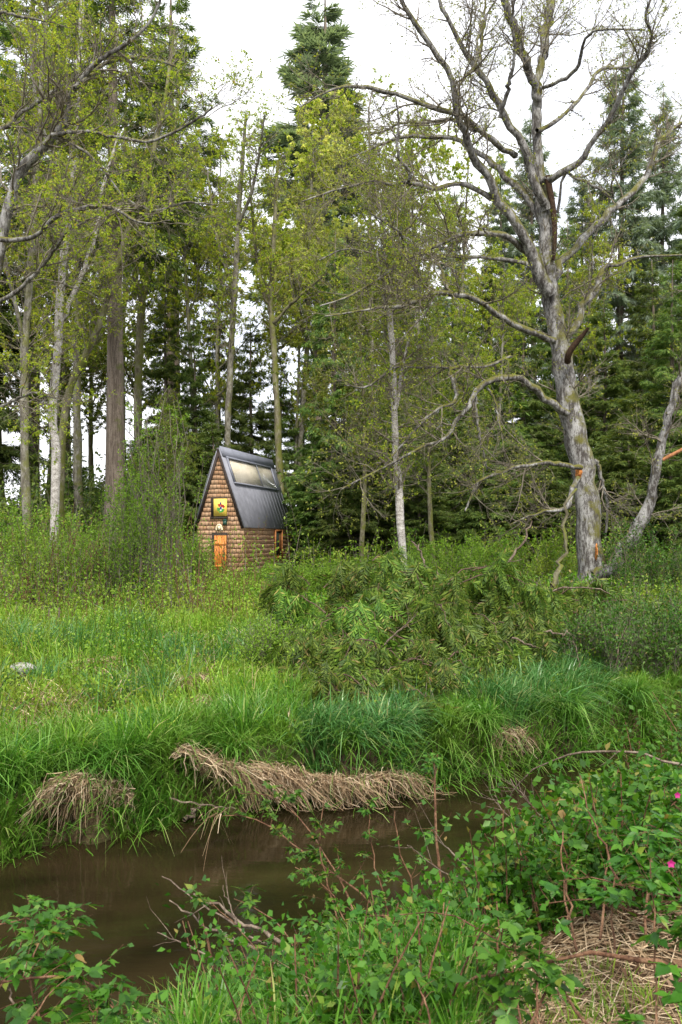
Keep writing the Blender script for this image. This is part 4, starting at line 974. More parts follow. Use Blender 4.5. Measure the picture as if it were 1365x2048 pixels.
# lush clumps along the bank edge
def bankedge(x0, x1, n, rng, t0=-.05, t1=.7):
    x = rng.uniform(x0, x1, n); return x, FY(x) + rng.uniform(t0, t1, n)
x, y = bankedge(-3.4, -1.95, 330, rng, .0, 1.3)
c = ~((x > -2.52) & (x < -2.05) & (y - FY(x) < .30)); x, y = x[c], y[c]
grassobj('grass', 'lush dark green grass hanging over the water at the left edge', x, y, rng.uniform(.28, .55, len(x)), 32, 73, 'grass_mid', .015, .6, .09, 5, (.10, -.30), 1.25)
x, y = bankedge(-2.02, -1.40, 170, rng, -.06, 1.0)
grassobj('grass', 'tall green grass clump between the two straw mats on the far bank', x, y, rng.uniform(.30, .55, len(x)), 32, 74, 'grass_mid', .014, .55, .09, 5, (.05, -.25), 1.2)
x, y = bankedge(-1.35, -.40, 240, rng, .28, 2.0)
grassobj('grass', 'lush grass on the bank above the long straw mat', x, y, rng.uniform(.25, .55, len(x)), 30, 75, 'grass_mid', .015, .6, .10, 5, (0, -.12), 1.1)
x, y = bankedge(-.35, .95, 190, rng, .10, 1.05)
grassobj('grass', 'bluish arching grass clump above the middle straw mat', x, y, rng.uniform(.30, .50, len(x)), 34, 76, 'grass_dark', .016, .6, .09, 5, (.12, -.30), 1.3)
n = 430; x = rng.uniform(1.1, 3.9, n); y = FY(x) + rng.uniform(.2, 3.0, n)
c = (np.hypot((x - 2.5) / 1.15, (y - FY(x) - 1.5) / 1.4) < 1); x, y = x[c], y[c]
grassobj('grass', 'long bluish green grass sweeping down the right part of the far bank', x, y, rng.uniform(.35, .62, len(x)), 34, 77, 'grass_dark', .017, .6, .10, 5, (.12, -.25), 1.2)
x, y = bankedge(.75, 4.8, 460, rng, -.05, 1.0)
grassobj('grass', 'ragged short grass along the right far bank edge', x, y, rng.uniform(.18, .4, len(x)), 24, 78, 'grass_mid', .013, .7, .09, 5, (0, -.3), 1.2)

x, y = bankedge(.7, 5.2, 420, rng, -.10, .16)
grassobj('grass', 'grass drooping down the right far bank face to the water', x, y, rng.uniform(.3, .5, len(x)), 16, 119, 'grass_mid', .013, .6, .09, 5, (.05, -.6), 1.7)
# straw mats draped over the bank: a combed rim along the edge and stalks hanging from it
def strawmat(label, rim, n, dx, ln, seed, bias=1.0, out=.12, nrim=500, mess=1.0):
    rng = np.random.default_rng(seed); q0 = spline([P(*p) for p in rim], 60); K = 7; q = np.linspace(0, 1, K); mb = MB()
    # rim strands follow the edge
    c0 = rng.uniform(-.05, .8, nrim); cl = rng.uniform(.15, .45, nrim)
    u = np.clip(c0[:, None] + cl[:, None] * q[None], 0, .999) * 59; i = np.minimum(u.astype(int), 58); fr = (u - i)[..., None]
    C = q0[i] * (1 - fr) + q0[i + 1] * fr; rr = .036 * rng.random((nrim, 1)) ** .5; aa = rng.uniform(0, 6.28, (nrim, 1))
    C = C + np.stack([0 * rr, rr * np.cos(aa) * 1.6, rr * np.sin(aa)], -1) * np.ones((1, K, 1)) + rng.normal(size=C.shape) * .014
    C[:, -1] += rng.normal(size=(nrim, 3)) * [.05, .03, .05]
    mb.add(*ribbons(C, np.full(nrim, .007), rng, .5))
    # hanks of hanging stalks
    nh = max(14, n // 34); ht = rng.random(nh) ** bias; hd = dx + rng.normal(size=nh) * .22 * mess; hl = rng.uniform(ln[0] * .6, ln[1], nh); ho = rng.uniform(.3, 1.2, nh) * out
    k = rng.integers(0, nh, n); t = np.clip(ht[k] + rng.normal(size=n) * .035, 0, .995) * 59; i = t.astype(int)
    s0 = q0[i] + rng.normal(size=(n, 3)) * [.03, .05, .03]; L = hl[k] * rng.uniform(.35, 1.2, n); d = hd[k] + rng.normal(size=n) * .26 * mess
    C = s0[:, None] + np.stack([(d * L / .35)[:, None] * q ** 1.1, -(ho[k] + .03 * rng.normal(size=n))[:, None] * np.sin(q * 2.2)[None], -L[:, None] * (.25 * q + .75 * q ** 1.7) + .05 * np.sin(q * 3.1)[None]], -1) + rng.normal(size=(n, K, 3)) * .013
    C[..., 2] = np.maximum(C[..., 2], .012 + .03 * rng.random((n, 1)))
    mb.add(*ribbons(C, np.full(n, .0065), rng, .45))
    o = mb.build('straw_mat', M['straw']); return tag(o, label, 'dry grass', 'mats of dead grass draped over the far bank')
strawmat('mat of dead straw hanging down the bank at far left', [(120, 1572, 7.05), (150, 1560, 7.15), (190, 1560, 7.3), (225, 1566, 7.42), (262, 1590, 7.5)], 1300, -.26, (.2, .5), 81, .8, .05, 160, .45)
strawmat('long mat of matted straw flowing right from the undercut hollow', [(345, 1512, 7.75), (372, 1498, 7.82), (420, 1520, 7.95), (470, 1538, 8.05), (530, 1540, 8.15), (600, 1550, 8.2)], 950, .20, (.10, .44), 82, .5, .08, 260, .75)
strawmat('straw mat hanging to the water below the bluish grass clump', [(560, 1546, 8.15), (640, 1562, 8.2), (720, 1562, 8.25), (780, 1552, 8.45), (832, 1562, 8.7)], 1150, .14, (.10, .36), 83, 1.0, .07, 200, .7)
strawmat('small tuft of straw over the dark bank on the right', [(975, 1475, 9.5), (1010, 1462, 9.6), (1050, 1468, 9.75)], 240, .0, (.12, .4), 84, 1.0, .1, 120, .6)
x, y = bankedge(-2.6, .95, 230, rng, -.05, .20)
grassobj('grass', 'green blades drooping over the straw mats', x, y, rng.uniform(.25, .45, len(x)), 13, 118, 'grass_mid', .013, .6, .08, 5, (.08, -.5), 1.6)
# loose tussocks of dead grass on the meadow
def tussock(label, px, py, d, n, r, seed):
    rng = np.random.default_rng(seed); c = P(px, py, d); zc = float(gz(c[0], c[1])) + .12; K = 5; q = np.linspace(0, 1, K)
    az = rng.uniform(0, 6.28, n); l = r * rng.uniform(.5, 1.2, n)
    C = np.stack([c[0] + rng.normal(size=n)[:, None] * .05 + np.cos(az)[:, None] * l[:, None] * q, c[1] + np.sin(az)[:, None] * l[:, None] * q, zc + (.20 * rng.random(n))[:, None] * np.sin(q * 2.4)[None] - .25 * q[None] ** 2 * r], -1) + rng.normal(size=(n, K, 3)) * .015
    o = MB().add(*ribbons(C, np.full(n, .008), rng, .4)).build('straw_tussock', M['straw']); return tag(o, label, 'dry grass', 'dead grass tussocks on the meadow')
tussock('pale tussock of dead grass in the middle of the meadow', 378, 1395, 10.6, 500, .38, 91)
tussock('pale tussock of dead grass just above the long straw mat', 428, 1450, 9.5, 450, .32, 92)
tussock('flattened tan dead grass patch left in the meadow', 190, 1405, 11.5, 450, .55, 93)
tussock('reddish tuft of dead grass under the left end of the cedar heap', 612, 1395, 10.6, 450, .32, 94)
tussock('tuft of dead grass beside the long bluish grass', 945, 1415, 11.0, 350, .25, 95)

# ------------------------------------------------------------------ fallen cedar heap
def cedar_boughs(label, px, py, d, nb, size, seed, spread=(1.2, .9), top=.9, group='fallen cedar boughs heaped on the far bank', fn=2600):
    rng = np.random.default_rng(seed); c = P(px, py, d); g = float(gz(c[0], c[1])); root = thing('fallen_cedar_bough', label, 'fallen bough', (c[0], c[1], g), group=group)
    K = 8; q = np.linspace(0, 1, K)
    az = rng.uniform(0, 6.28, nb); L = size * rng.uniform(.5, 1.45, nb)
    st = np.stack([rng.normal(size=nb) * spread[0] * .35, rng.normal(size=nb) * spread[1] * .35, rng.uniform(.1, 1.0, nb) ** .8 * top], -1)
    arch = rng.uniform(.1, 1.0, nb) * L
    C = st[:, None, :] + np.stack([np.cos(az)[:, None] * L[:, None] * q, np.sin(az)[:, None] * L[:, None] * q * .75, arch[:, None] * (1.6 * q - 1.9 * q ** 2)[None]], -1)
    C += rng.normal(size=C.shape) * .02
    gl = gz(C[..., 0] + c[0], C[..., 1] + c[1]) - g
    C[..., 2] = np.maximum(C[..., 2], gl + .06)
    Rr = (.009 + .006 * L)[:, None] * np.linspace(1, .25, K)[None]
    P2, R2 = grow(C, Rr, nb * 6, rng, (.25, .6), (30, 60), 5, (.15, 1), .12, -.10, .45, .002, .005)
    MB().add(*tubes(C, Rr * .8, 5)).add(*tubes(P2, R2, 3)).build('branches', M['boughwood'], root, smooth=True)
    # drooping flat sprays: an axis with paired side shoots
    src = np.concatenate([P2, C[:, [0, 2, 4, 6, 7]]]); n = fn
    pi = rng.integers(0, len(src), n); u = rng.uniform(.1, 1, n) * 3.999; i = u.astype(int); fr = (u - i)[:, None]
    p = src[pi, i] * (1 - fr) + src[pi, i + 1] * fr; d0 = nrm(src[pi, i + 1] - src[pi, i])
    d0 = nrm(d0 * .5 + rng.normal(size=(n, 3)) * .35 + np.array([0, 0, -1.25])); nn = rng.normal(size=(n, 3)); sd = nrm(np.cross(d0, nn)); Ls = rng.uniform(.22, .50, n)[:, None]
    fm = MB(); m_ = 10
    for k in range(m_):
        s = .12 + .83 * k / (m_ - 1)
        for sg in (-1, 1):
            b = p + d0 * Ls * s + np.array([0, 0, -.10]) * Ls * s ** 2
            e = nrm(d0 * .75 + sd * sg * .75 + rng.normal(size=(n, 3)) * .15); l = Ls * (.34 * (1 - .6 * s)) * rng.uniform(.7, 1.2, (n, 1)); wv = nrm(np.cross(e, np.cross(sd, d0))) * l * .10
            V = np.stack([b, b + e * l * .5 + wv, b + e * l, b + e * l * .5 - wv], 1); fm.add(V.reshape(-1, 3), np.arange(4 * n).reshape(n, 4))
    wv = sd * .006; V = np.stack([p - wv, p + wv, p + d0 * Ls + np.array([0, 0, -.1]) * Ls], 1); fm.add(V.reshape(-1, 3), np.arange(3 * n).reshape(n, 3))
    fm.build('foliage', M['cut_cedar'], root)
    return root
M['cut_cedar'] = leafmat('fallen_cedar_sprays', [(0, (.03, .07, .009)), (.5, (.08, .155, .016)), (.9, (.17, .26, .03)), (1, (.24, .17, .06))], .25, .55, .25, objvar=.7)
cedar_boughs('left end of the cedar heap, a bough mound drooping over the meadow edge', 655, 1215, 12.6, 14, .62, 201, (.7, .7), 1.25)
cedar_boughs('feathery cedar bough lying above the bluish arching grass clump', 735, 1400, 10.9, 15, .7, 202, (.9, .6), .5)
cedar_boughs('high drooping cedar bough heaped in front of the white birch foot', 765, 1205, 13.0, 18, .9, 203, (1.2, .8), 1.45, fn=3200)
cedar_boughs('cedar bough in the shadowed middle of the heap', 800, 1320, 11.8, 16, 1.0, 204, (1.2, .6), .9)
cedar_boughs('cedar bough arching right of the white birch foot', 885, 1225, 13.2, 18, 1.1, 205, (1.2, .8), 1.4, fn=3200)
cedar_boughs('cedar bough over the dead sticks in the middle of the heap', 945, 1300, 12.6, 16, 1.0, 206, (1.1, .7), .9)
cedar_boughs('cedar bough below the big alder, left of its trunk', 1045, 1240, 14.2, 16, 1.0, 207, (1.2, .8), .6, fn=3200)
cedar_boughs('dark cedar bough hanging in front of the big alder foot', 1180, 1240, 14.6, 18, 1.1, 208, (1.3, .8), .6, fn=3200)
cedar_boughs('cedar bough at the right end of the heap', 1285, 1250, 14.2, 16, 1.0, 209, (1.2, .8), .6, fn=3200)
cedar_boughs('low cedar bough right of the reddish tuft of dead grass', 790, 1470, 9.9, 10, .55, 210, (.9, .4), .35, fn=900)

def stick(label, pts, r, seed, name='dead_branch', mat='deadwood', group='bare dead branches in the cedar heap', forks=3):
    """pts [(px,py,d)]"""
    rng = np.random.default_rng(seed); q = spline([P(*p) for p in pts], 14); q = q + rng.normal(size=q.shape) * r * .8
    Rr = r * np.linspace(1, .4, 14)[None] * (1 + .12 * rng.normal(size=(1, 14))); mb = MB().add(*tubes(q[None], Rr, 6))
    if forks:
        P2, R2 = grow(q[None], Rr, forks, rng, (.12, .45), (25, 55), 5, (.3, .95), .15, 0, .5, .002, .01); mb.add(*tubes(P2, R2, 4))
    c = q[0]; root = mb.build(name, M[mat], None, c, True); root.location = [float(v) for v in c]
    return tag(root, label, 'branch', group)
cedar_boughs('cedar bough low over the bank above the bluish arching clump', 850, 1400, 11.0, 15, .9, 211, (1.1, .7), .6)
cedar_boughs('cedar bough low beside the long bluish grass', 930, 1365, 12.0, 14, .9, 212, (1.0, .7), .7)
cedar_boughs('cedar bough leaning on the left end of the heap', 705, 1310, 11.8, 15, .7, 213, (.8, .7), .9)
cedar_boughs('cedar bough at the back between birch foot and big alder', 975, 1215, 14.6, 16, 1.0, 214, (1.3, .8), .7)
stick('arched bare branch in front of the big alder foot', [(1365 - 330, 1215, 13.4), (1080, 1195, 13.2), (1120, 1178, 13), (1180, 1176, 13), (1222, 1187, 13)], .020, 1)
stick('grey dead branch slanting up in the middle of the heap', [(690, 1322, 10.9), (720, 1312, 10.9), (755, 1298, 11), (790, 1282, 11.1)], .020, 2)
stick('long straight tan stick leaning from the bluish grass up to the right', [(785, 1425, 9.8), (840, 1385, 10), (900, 1355, 10.2), (915, 1350, 10.3)], .013, 3)
stick('pale branch lying level above the long bluish grass', [(1050, 1255, 12), (1090, 1262, 12), (1125, 1268, 12), (1135, 1262, 12)], .020, 4)
stick('brown branch slanting down right through the heap', [(1025, 1275, 11.8), (1060, 1288, 11.7), (1085, 1298, 11.6)], .018, 5)
stick('pale kinked stick slanting down under the drooping boughs', [(960, 1275, 11.6), (985, 1300, 11.5), (1010, 1318, 11.4), (1022, 1338, 11.3)], .014, 6)
stick('dead branch poking up left from the heap top', [(735, 1250, 12), (720, 1218, 12), (700, 1212, 12), (692, 1219, 12)], .018, 7)
stick('upright broken pale stick with an orange tip right of the birch foot', [(862, 1175, 15), (855, 1145, 15), (842, 1108, 15), (827, 1080, 15)], .030, 8, forks=1)
stick('thin upright twig standing left of the curved side stem', [(1232, 1335, 11.6), (1240, 1290, 11.7), (1255, 1250, 11.8), (1262, 1240, 11.8)], .012, 9)
stick('bent pale stick in the shadow below the big alder', [(1160, 1335, 11.6), (1155, 1305, 11.6), (1145, 1280, 11.6)], .011, 10)
stick('thin tan stick leaning in the grass right of the bluish clump', [(830, 1530, 9.2), (850, 1480, 9.4), (870, 1440, 9.6), (888, 1420, 9.7)], .010, 11)
stick('leaning dark sapling stem left of the big alder trunk', [(1105, 1175, 18), (1120, 1130, 18), (1133, 1090, 18), (1130, 1030, 18), (1146, 975, 18)], .06, 12, 'leaning_sapling', 'mossy', None)
stick('slanting grey dead trunk left of the big alder foot', [(978, 1175, 17), (1010, 1130, 17), (1045, 1085, 17), (1062, 1040, 17)], .035, 13)
stick('bent red stem lying across the left meadow', [(225, 1190, 20), (320, 1262, 15), (360, 1320, 13)], .008, 14, 'bent_stem', 'cane', None, 2)
stick('driftwood stump end in the dark undercut hollow', [(375, 1640, 7.75), (388, 1622, 7.85), (402, 1608, 7.95)], .022, 15, 'driftwood', 'deadwood', None, 2)
stick('thin driftwood root crossing the dark undercut hollow', [(340, 1598, 7.7), (385, 1606, 7.7), (430, 1612, 7.75), (470, 1618, 7.8)], .010, 16, 'driftwood', 'deadwood', None, 3)

GT = 'bare dead branches in the cedar heap'
for k, (lab, pts, r) in enumerate([
    ('pale dead branch crossing low at the left front of the heap', [(640, 1385, 10.3), (675, 1365, 10.3), (720, 1350, 10.4), (760, 1352, 10.5)], .011),
    ('forked grey branch sticking out of the heap below the birch foot', [(770, 1290, 11), (800, 1262, 10.9), (822, 1240, 10.9), (836, 1226, 10.9)], .013),
    ('dry grey branch hanging down in the centre of the heap', [(850, 1330, 10.6), (858, 1362, 10.5), (848, 1392, 10.4), (852, 1420, 10.3)], .010),
    ('thin bare forked twig drooping under the heap centre', [(800, 1345, 10.5), (812, 1372, 10.4), (806, 1402, 10.3)], .007),
    ('long bare branch running level across the right part of the heap', [(1060, 1300, 12.2), (1120, 1290, 12.2), (1190, 1298, 12.2), (1260, 1285, 12.3)], .014),
    ('bare branch rising right of the big alder foot', [(1245, 1270, 14), (1275, 1235, 14), (1310, 1205, 14), (1350, 1185, 14)], .014),
    ('short bent branch above the long bluish grass', [(985, 1345, 11.2), (1000, 1318, 11.2), (992, 1292, 11.2)], .010)]):
    stick(lab, pts, r, 120 + k, 'dead_branch', 'deadwood', GT, 7)
stick('spray of fine bare twigs over the water below the pale arched stem', [(1120, 1665, 5.2), (1080, 1630, 5.3), (1045, 1590, 5.4), (1020, 1560, 5.5)], .005, 131, 'dead_branch', 'deadwood', None, 14)
stick('fine bare twig over the water left of the right bramble thicket', [(1090, 1680, 5.0), (1040, 1650, 5.1), (1005, 1620, 5.2), (990, 1590, 5.3)], .004, 132, 'dead_branch', 'deadwood', None, 8)
# pale rock and two little stakes in the left meadow
def rock(label, px, py, d, s, seed):
    rng = np.random.default_rng(seed); c = P(px, py, d); n, m_ = 26, 17; V = []
    pl = nrm(rng.normal(size=(13, 3)) * [1, 1, .8]); pd = rng.uniform(.62, .95, 13)          # cut by random planes: flat facets, hard edges
    for i in range(m_):
        th = np.pi * i / (m_ - 1)
        for j in range(n):
            ph = 2 * np.pi * j / n; e = np.array([math.sin(th) * math.cos(ph), math.sin(th) * math.sin(ph), math.cos(th)])
            k = pl @ e; r = min(1.15, *(pd[q] / k[q] for q in range(13) if k[q] > .05)) if (k > .05).any() else 1
            V.append((s[0] * r * e[0], s[1] * r * e[1], s[2] * r * e[2]))
    mb = MB(); ii = np.arange((m_ - 1) * n); jj = (ii // n) * n + (ii + 1) % n; mb.add(V, np.stack([ii, jj, jj + n, ii + n], -1))
    o = mb.build('rock', plain('pale_granite', (.33, .31, .295), .9, .1, .45, 14, .9)); o.location = [float(v) for v in c]; return tag(o, label, 'rock')
rock('pale grey boulder in the meadow grass at the left edge', 44, 1338, 11.4, (.17, .15, .075), 7)
for px, lab in ((98, 'left of two short pale stakes behind the boulder'), (118, 'right of two short pale stakes behind the boulder')):
    p = P(px, 1268, 16); g = float(gz(p[0], p[1])); mb = MB(); Pt = np.array([[(p[0], p[1], g - .1), (p[0], p[1], p[2] - .05), (p[0] + .01, p[1], max(p[2], g + .5))]])
    o = mb.add(*tubes(Pt, np.array([[.022, .020, .017]]), 6)).build('stake', M['deadwood'], None, (p[0], p[1], g), False); o.location = (p[0], p[1], g); tag(o, lab, 'stake', 'short stakes in the meadow')

# ------------------------------------------------------------------ near bank: brambles, grass, straw
def leaflet():
    """serrated ovate leaflet along +x, unit length; returns verts, tris"""
    up = [(.0, .0), (.10, .13), (.15, .20), (.23, .21), (.29, .28), (.39, .25), (.46, .28), (.57, .20), (.65, .20), (.76, .11), (.83, .10), (1.08, 0)]
    mid = [(u, 0, -.05 * math.sin(u * 3.1)) for u, _ in up]
    V = mid + [(u, w_, .07 * w_ * 2 - .10 * u * u) for u, w_ in up] + [(u, -w_, .07 * w_ * 2 - .10 * u * u) for u, w_ in up]
    n = len(up); Fc = []
    for k in range(n - 1):
        Fc += [(k, k + 1, n + k + 1), (k, n + k + 1, n + k), (k, 2 * n + k, 2 * n + k + 1), (k, 2 * n + k + 1, k + 1)]
    return np.array(V), np.array(Fc)
LFV, LFF = leaflet()
def trifoliate(mb, p, d, size, rng, droop=.35):
    """p (n,3) attachment, d (n,3) outward; three leaflets each"""
    n = len(p); d = nrm(d * np.array([1, 1, .5]) + np.array([0, 0, -droop]) + rng.normal(size=(n, 3)) * .25)
    nn = rng.normal(size=(n, 3)) * .35; nn[:, 2] += 1; s = nrm(np.cross(nn, d)); up = np.cross(d, s)
    base = p + d * size[:, None] * .35
    for ang, sc_ in ((0, 1), (1.15, .78), (-1.15, .78)):
        e = d * math.cos(ang) + s * math.sin(ang); f = np.cross(up, e); L = size * sc_ * rng.uniform(.85, 1.15, n)
        u2 = nrm(up + e * rng.normal(size=(n, 1)) * .25 + f * rng.normal(size=(n, 1)) * .25); f = np.cross(u2, e)
        V = base[:, None, :] + L[:, None, None] * (LFV[None, :, 0:1] * e[:, None] + LFV[None, :, 1:2] * f[:, None] + LFV[None, :, 2:3] * u2[:, None])
        m_ = len(LFV); mb.add(V.reshape(-1, 3), (LFF[None] + (np.arange(n) * m_)[:, None, None]).reshape(-1, 3))
    w_ = s * .0025; V = np.stack([p - w_, p + w_, base + w_, base - w_], 1); mb.add(V.reshape(-1, 3), np.arange(4 * n).reshape(n, 4))

def bramble(label, canes, nleaf, lsize, seed, nsh=14, shl=(.12, .35), flowers=(), group='salmonberry brambles on the near bank', leafm='bramble', world=False, tl_=(.25, 1), name='bramble_bush'):
    """canes: list of ([(px,py,d)...], radius)"""
    rng = np.random.default_rng(seed); Q, Rr = [], []
    for pts, r in canes:
        q = spline([np.array(p) if world else P(*p) for p in pts], 12); q = q + rng.normal(size=q.shape) * r * .6; Q.append(q); Rr.append(r * .8 * np.linspace(1, .4, 12))
    Q, Rr = np.array(Q), np.array(Rr); c = Q[0, 0].copy(); root = thing(name, label, 'bramble', c, group=group)
    P2, R2 = grow(Q, Rr, nsh * len(canes), rng, shl, (35, 80), 6, (.15, 1), .22, .02, .4, .0012, .0026)
    P2 = np.array(P2)
    MB().add(*tubes(Q, Rr, 7)).add(*tubes(P2, R2, 4)).build('cane', M['cane'], root, c, True)
    src = np.concatenate([P2, P2, Q[:, [2, 4, 6, 8, 10, 11]]]); n = nleaf
    pi = rng.integers(0, len(src), n); u = rng.uniform(tl_[0], tl_[1], n) * 4.999; i = u.astype(int); fr = (u - i)[:, None]
    p = src[pi, i] * (1 - fr) + src[pi, i + 1] * fr; dd = nrm(src[pi, i + 1] - src[pi, i]) * .5 + rng.normal(size=(n, 3)) * np.array([.8, .8, .4])
    mb = MB(); trifoliate(mb, p, nrm(dd), rng.uniform(lsize[0], lsize[1], n), rng); mb.build('foliage', M[leafm], root, c)
    for f in flowers:
        fc = P(*f); fm = MB()
        for k in range(5):
            a = k * 1.2566 + .3; e = np.array([math.cos(a), -.35, math.sin(a)]); s_ = np.array([-math.sin(a), 0, math.cos(a)]); r = .011
            fm.add([fc, fc + e * r * .6 + s_ * r * .45, fc + e * r * 1.15, fc + e * r * .6 - s_ * r * .45], [(0, 1, 2, 3)])
        fl = fm.build('flower', M['petal'], root, c)
    return root
# left bottom
bramble('leafy bramble filling the bottom left corner of the near bank', [
    ([(-40, 2150, 2.9), (0, 1990, 3.1), (40, 1900, 3.3), (60, 1800, 3.5)], .006), ([(120, 2200, 2.7), (80, 2040, 2.9), (60, 1930, 3.0), (120, 1830, 3.2)], .006),
    ([(-60, 1990, 2.9), (20, 1960, 2.9), (130, 1950, 2.9), (205, 1990, 2.8), (260, 2060, 2.7)], .007), ([(-80, 1880, 3.2), (0, 1850, 3.2), (60, 1840, 3.3), (140, 1870, 3.4)], .005), ([(20, 2200, 2.6), (40, 2080, 2.7), (100, 1990, 2.8), (160, 1940, 2.9)], .005)], 210, (.035, .062), 301, 10, (.12, .32))
bramble('small bramble shoot at the bottom between left corner and grass', [([(200, 2160, 2.6), (190, 2050, 2.7), (170, 1980, 2.8)], .005), ([(260, 2180, 2.6), (240, 2040, 2.7), (215, 1990, 2.8)], .004)], 34, (.04, .065), 302, 8, (.1, .25))
# middle, over the water
bramble('arching bramble reaching left over the water in the middle', [
    ([(880, 1990, 4.2), (800, 1870, 4.6), (700, 1770, 5.0), (600, 1700, 5.3), (520, 1640, 5.5), (445, 1632, 5.6)], .009), ([(760, 1960, 4.4), (700, 1800, 4.8), (640, 1690, 5.2), (560, 1600, 5.5), (480, 1585, 5.7)], .008),
    ([(700, 1900, 4.8), (660, 1780, 5.0), (640, 1690, 5.1), (650, 1600, 5.2)], .007)], 340, (.026, .046), 303, 12, (.12, .35))
bramble('upright bramble stems left of the tall red cane', [
    ([(790, 1900, 4.7), (770, 1800, 4.8), (745, 1700, 4.9), (735, 1610, 5.0)], .007), ([(830, 1900, 4.6), (830, 1790, 4.7), (800, 1700, 4.8), (790, 1620, 4.9)], .007), ([(720, 1940, 4.6), (690, 1840, 4.7), (650, 1770, 4.8), (590, 1735, 4.9)], .006)], 150, (.026, .044), 304, 10, (.08, .24))
bramble('tall straight red bramble cane rising above the water', [([(890, 1880, 4.9), (882, 1770, 5.0), (872, 1660, 5.1), (869, 1560, 5.2), (872, 1510, 5.2)], .014)], 60, (.030, .05), 305, 12, (.1, .35), tl_=(.5, 1))
bramble('low bramble at the water edge in the middle foreground', [
    ([(650, 2010, 3.7), (600, 1930, 3.9), (560, 1850, 4.1), (470, 1800, 4.3)], .006), ([(720, 2040, 3.5), (720, 1950, 3.7), (690, 1880, 3.9), (640, 1840, 4.0)], .006), ([(560, 2060, 3.4), (540, 1960, 3.7), (500, 1880, 3.9), (420, 1800, 4.1)], .005)], 120, (.035, .06), 306, 10, (.12, .35))
# right bank thicket
bramble('bramble thicket by the water on the right with a pink flower', [
    ([(1200, 1800, 4.6), (1180, 1700, 4.8), (1155, 1650, 4.9), (1115, 1620, 5.0)], .008), ([(1260, 1800, 4.4), (1240, 1680, 4.7), (1200, 1620, 4.8), (1140, 1580, 5.0)], .008), ([(1330, 1780, 4.2), (1320, 1650, 4.5), (1290, 1590, 4.7), (1240, 1550, 4.8)], .008),
    ([(1400, 1720, 4.4), (1360, 1650, 4.5), (1330, 1590, 4.6), (1350, 1550, 4.7)], .008), ([(1130, 1850, 4.4), (1100, 1760, 4.6), (1080, 1690, 4.8), (1040, 1660, 4.9)], .007)], 800, (.024, .046), 307, 17, (.1, .28), [(1247, 1635, 4.1)])
bramble('dense leafy bramble right of the dead twigs with small leaves', [
    ([(1150, 1760, 6.0), (1130, 1700, 6.3), (1120, 1640, 6.6), (1150, 1590, 6.8)], .008), ([(1220, 1720, 6.2), (1230, 1650, 6.5), (1200, 1590, 6.7), (1170, 1560, 6.8)], .008), ([(1300, 1680, 6.2), (1300, 1640, 6.4), (1270, 1600, 6.6), (1230, 1585, 6.8)], .008), ([(1380, 1660, 6.4), (1380, 1630, 6.5), (1350, 1595, 6.7), (1310, 1580, 6.8)], .008)], 620, (.024, .044), 308, 15, (.08, .22))
bramble('low leafy bramble on the slope left of the crossing canes', [
    ([(1040, 1920, 3.8), (1040, 1850, 3.9), (1025, 1800, 4.0), (1005, 1770, 4.1)], .007), ([(1090, 1890, 3.8), (1090, 1800, 4.0), (1070, 1740, 4.2), (1090, 1690, 4.3)], .007), ([(1100, 1900, 3.7), (1110, 1800, 3.9), (1120, 1720, 4.1), (1090, 1650, 4.4)], .007), ([(980, 1940, 3.9), (955, 1880, 4.0), (945, 1840, 4.1)], .006)], 330, (.024, .045), 309, 10, (.08, .22))
bramble('near bramble with big leaves and a magenta flower at the right edge', [
    ([(1315, 2150, 2.3), (1312, 1980, 2.4), (1310, 1850, 2.45), (1300, 1720, 2.5)], .005), ([(1420, 2000, 2.5), (1380, 1850, 2.6), (1340, 1740, 2.7), (1290, 1690, 2.7)], .005), ([(1440, 1800, 2.7), (1390, 1720, 2.8), (1340, 1670, 2.9), (1290, 1650, 3.0)], .005), ([(1230, 1900, 2.7), (1220, 1800, 2.8), (1240, 1740, 2.9)], .005)], 150, (.04, .07), 310, 9, (.1, .28), [(1342, 1727, 2.35), (1355, 1590, 3.0)])
bramble('bramble behind the big-leaved one at the right edge', [
    ([(1200, 1880, 3.2), (1210, 1760, 3.4), (1230, 1650, 3.6), (1260, 1580, 3.8)], .007), ([(1290, 1880, 3.1), (1300, 1740, 3.3), (1330, 1640, 3.5), (1370, 1580, 3.6)], .007), ([(1380, 1850, 3.1), (1400, 1740, 3.2), (1380, 1650, 3.4), (1340, 1600, 3.6)], .007), ([(1140, 1870, 3.3), (1130, 1760, 3.5), (1150, 1690, 3.7)], .006)], 420, (.030, .056), 311, 14, (.12, .4))
bramble('crossing brown canes over the dry ground on the right', [
    ([(1152, 1905, 2.9), (1140, 1820, 3.0), (1128, 1740, 3.1), (1125, 1660, 3.2)], .0065), ([(1240, 1770, 3.0), (1210, 1700, 3.1), (1180, 1630, 3.2), (1160, 1550, 3.3)], .006), ([(1060, 2060, 2.5), (1100, 1940, 2.6), (1010, 1890, 2.8), (900, 1830, 3.1), (730, 1830, 3.3)], .006),
    ([(1180, 2060, 2.4), (1110, 1960, 2.6), (1060, 1900, 2.8)], .006), ([(1420, 1900, 2.6), (1310, 1845, 2.7), (1200, 1800, 2.8), (1080, 1810, 2.9)], .005), ([(1420, 1790, 2.7), (1320, 1790, 2.8), (1200, 1758, 2.9), (1120, 1760, 3.0)], .004)], 40, (.035, .06), 312, 4, (.06, .2))
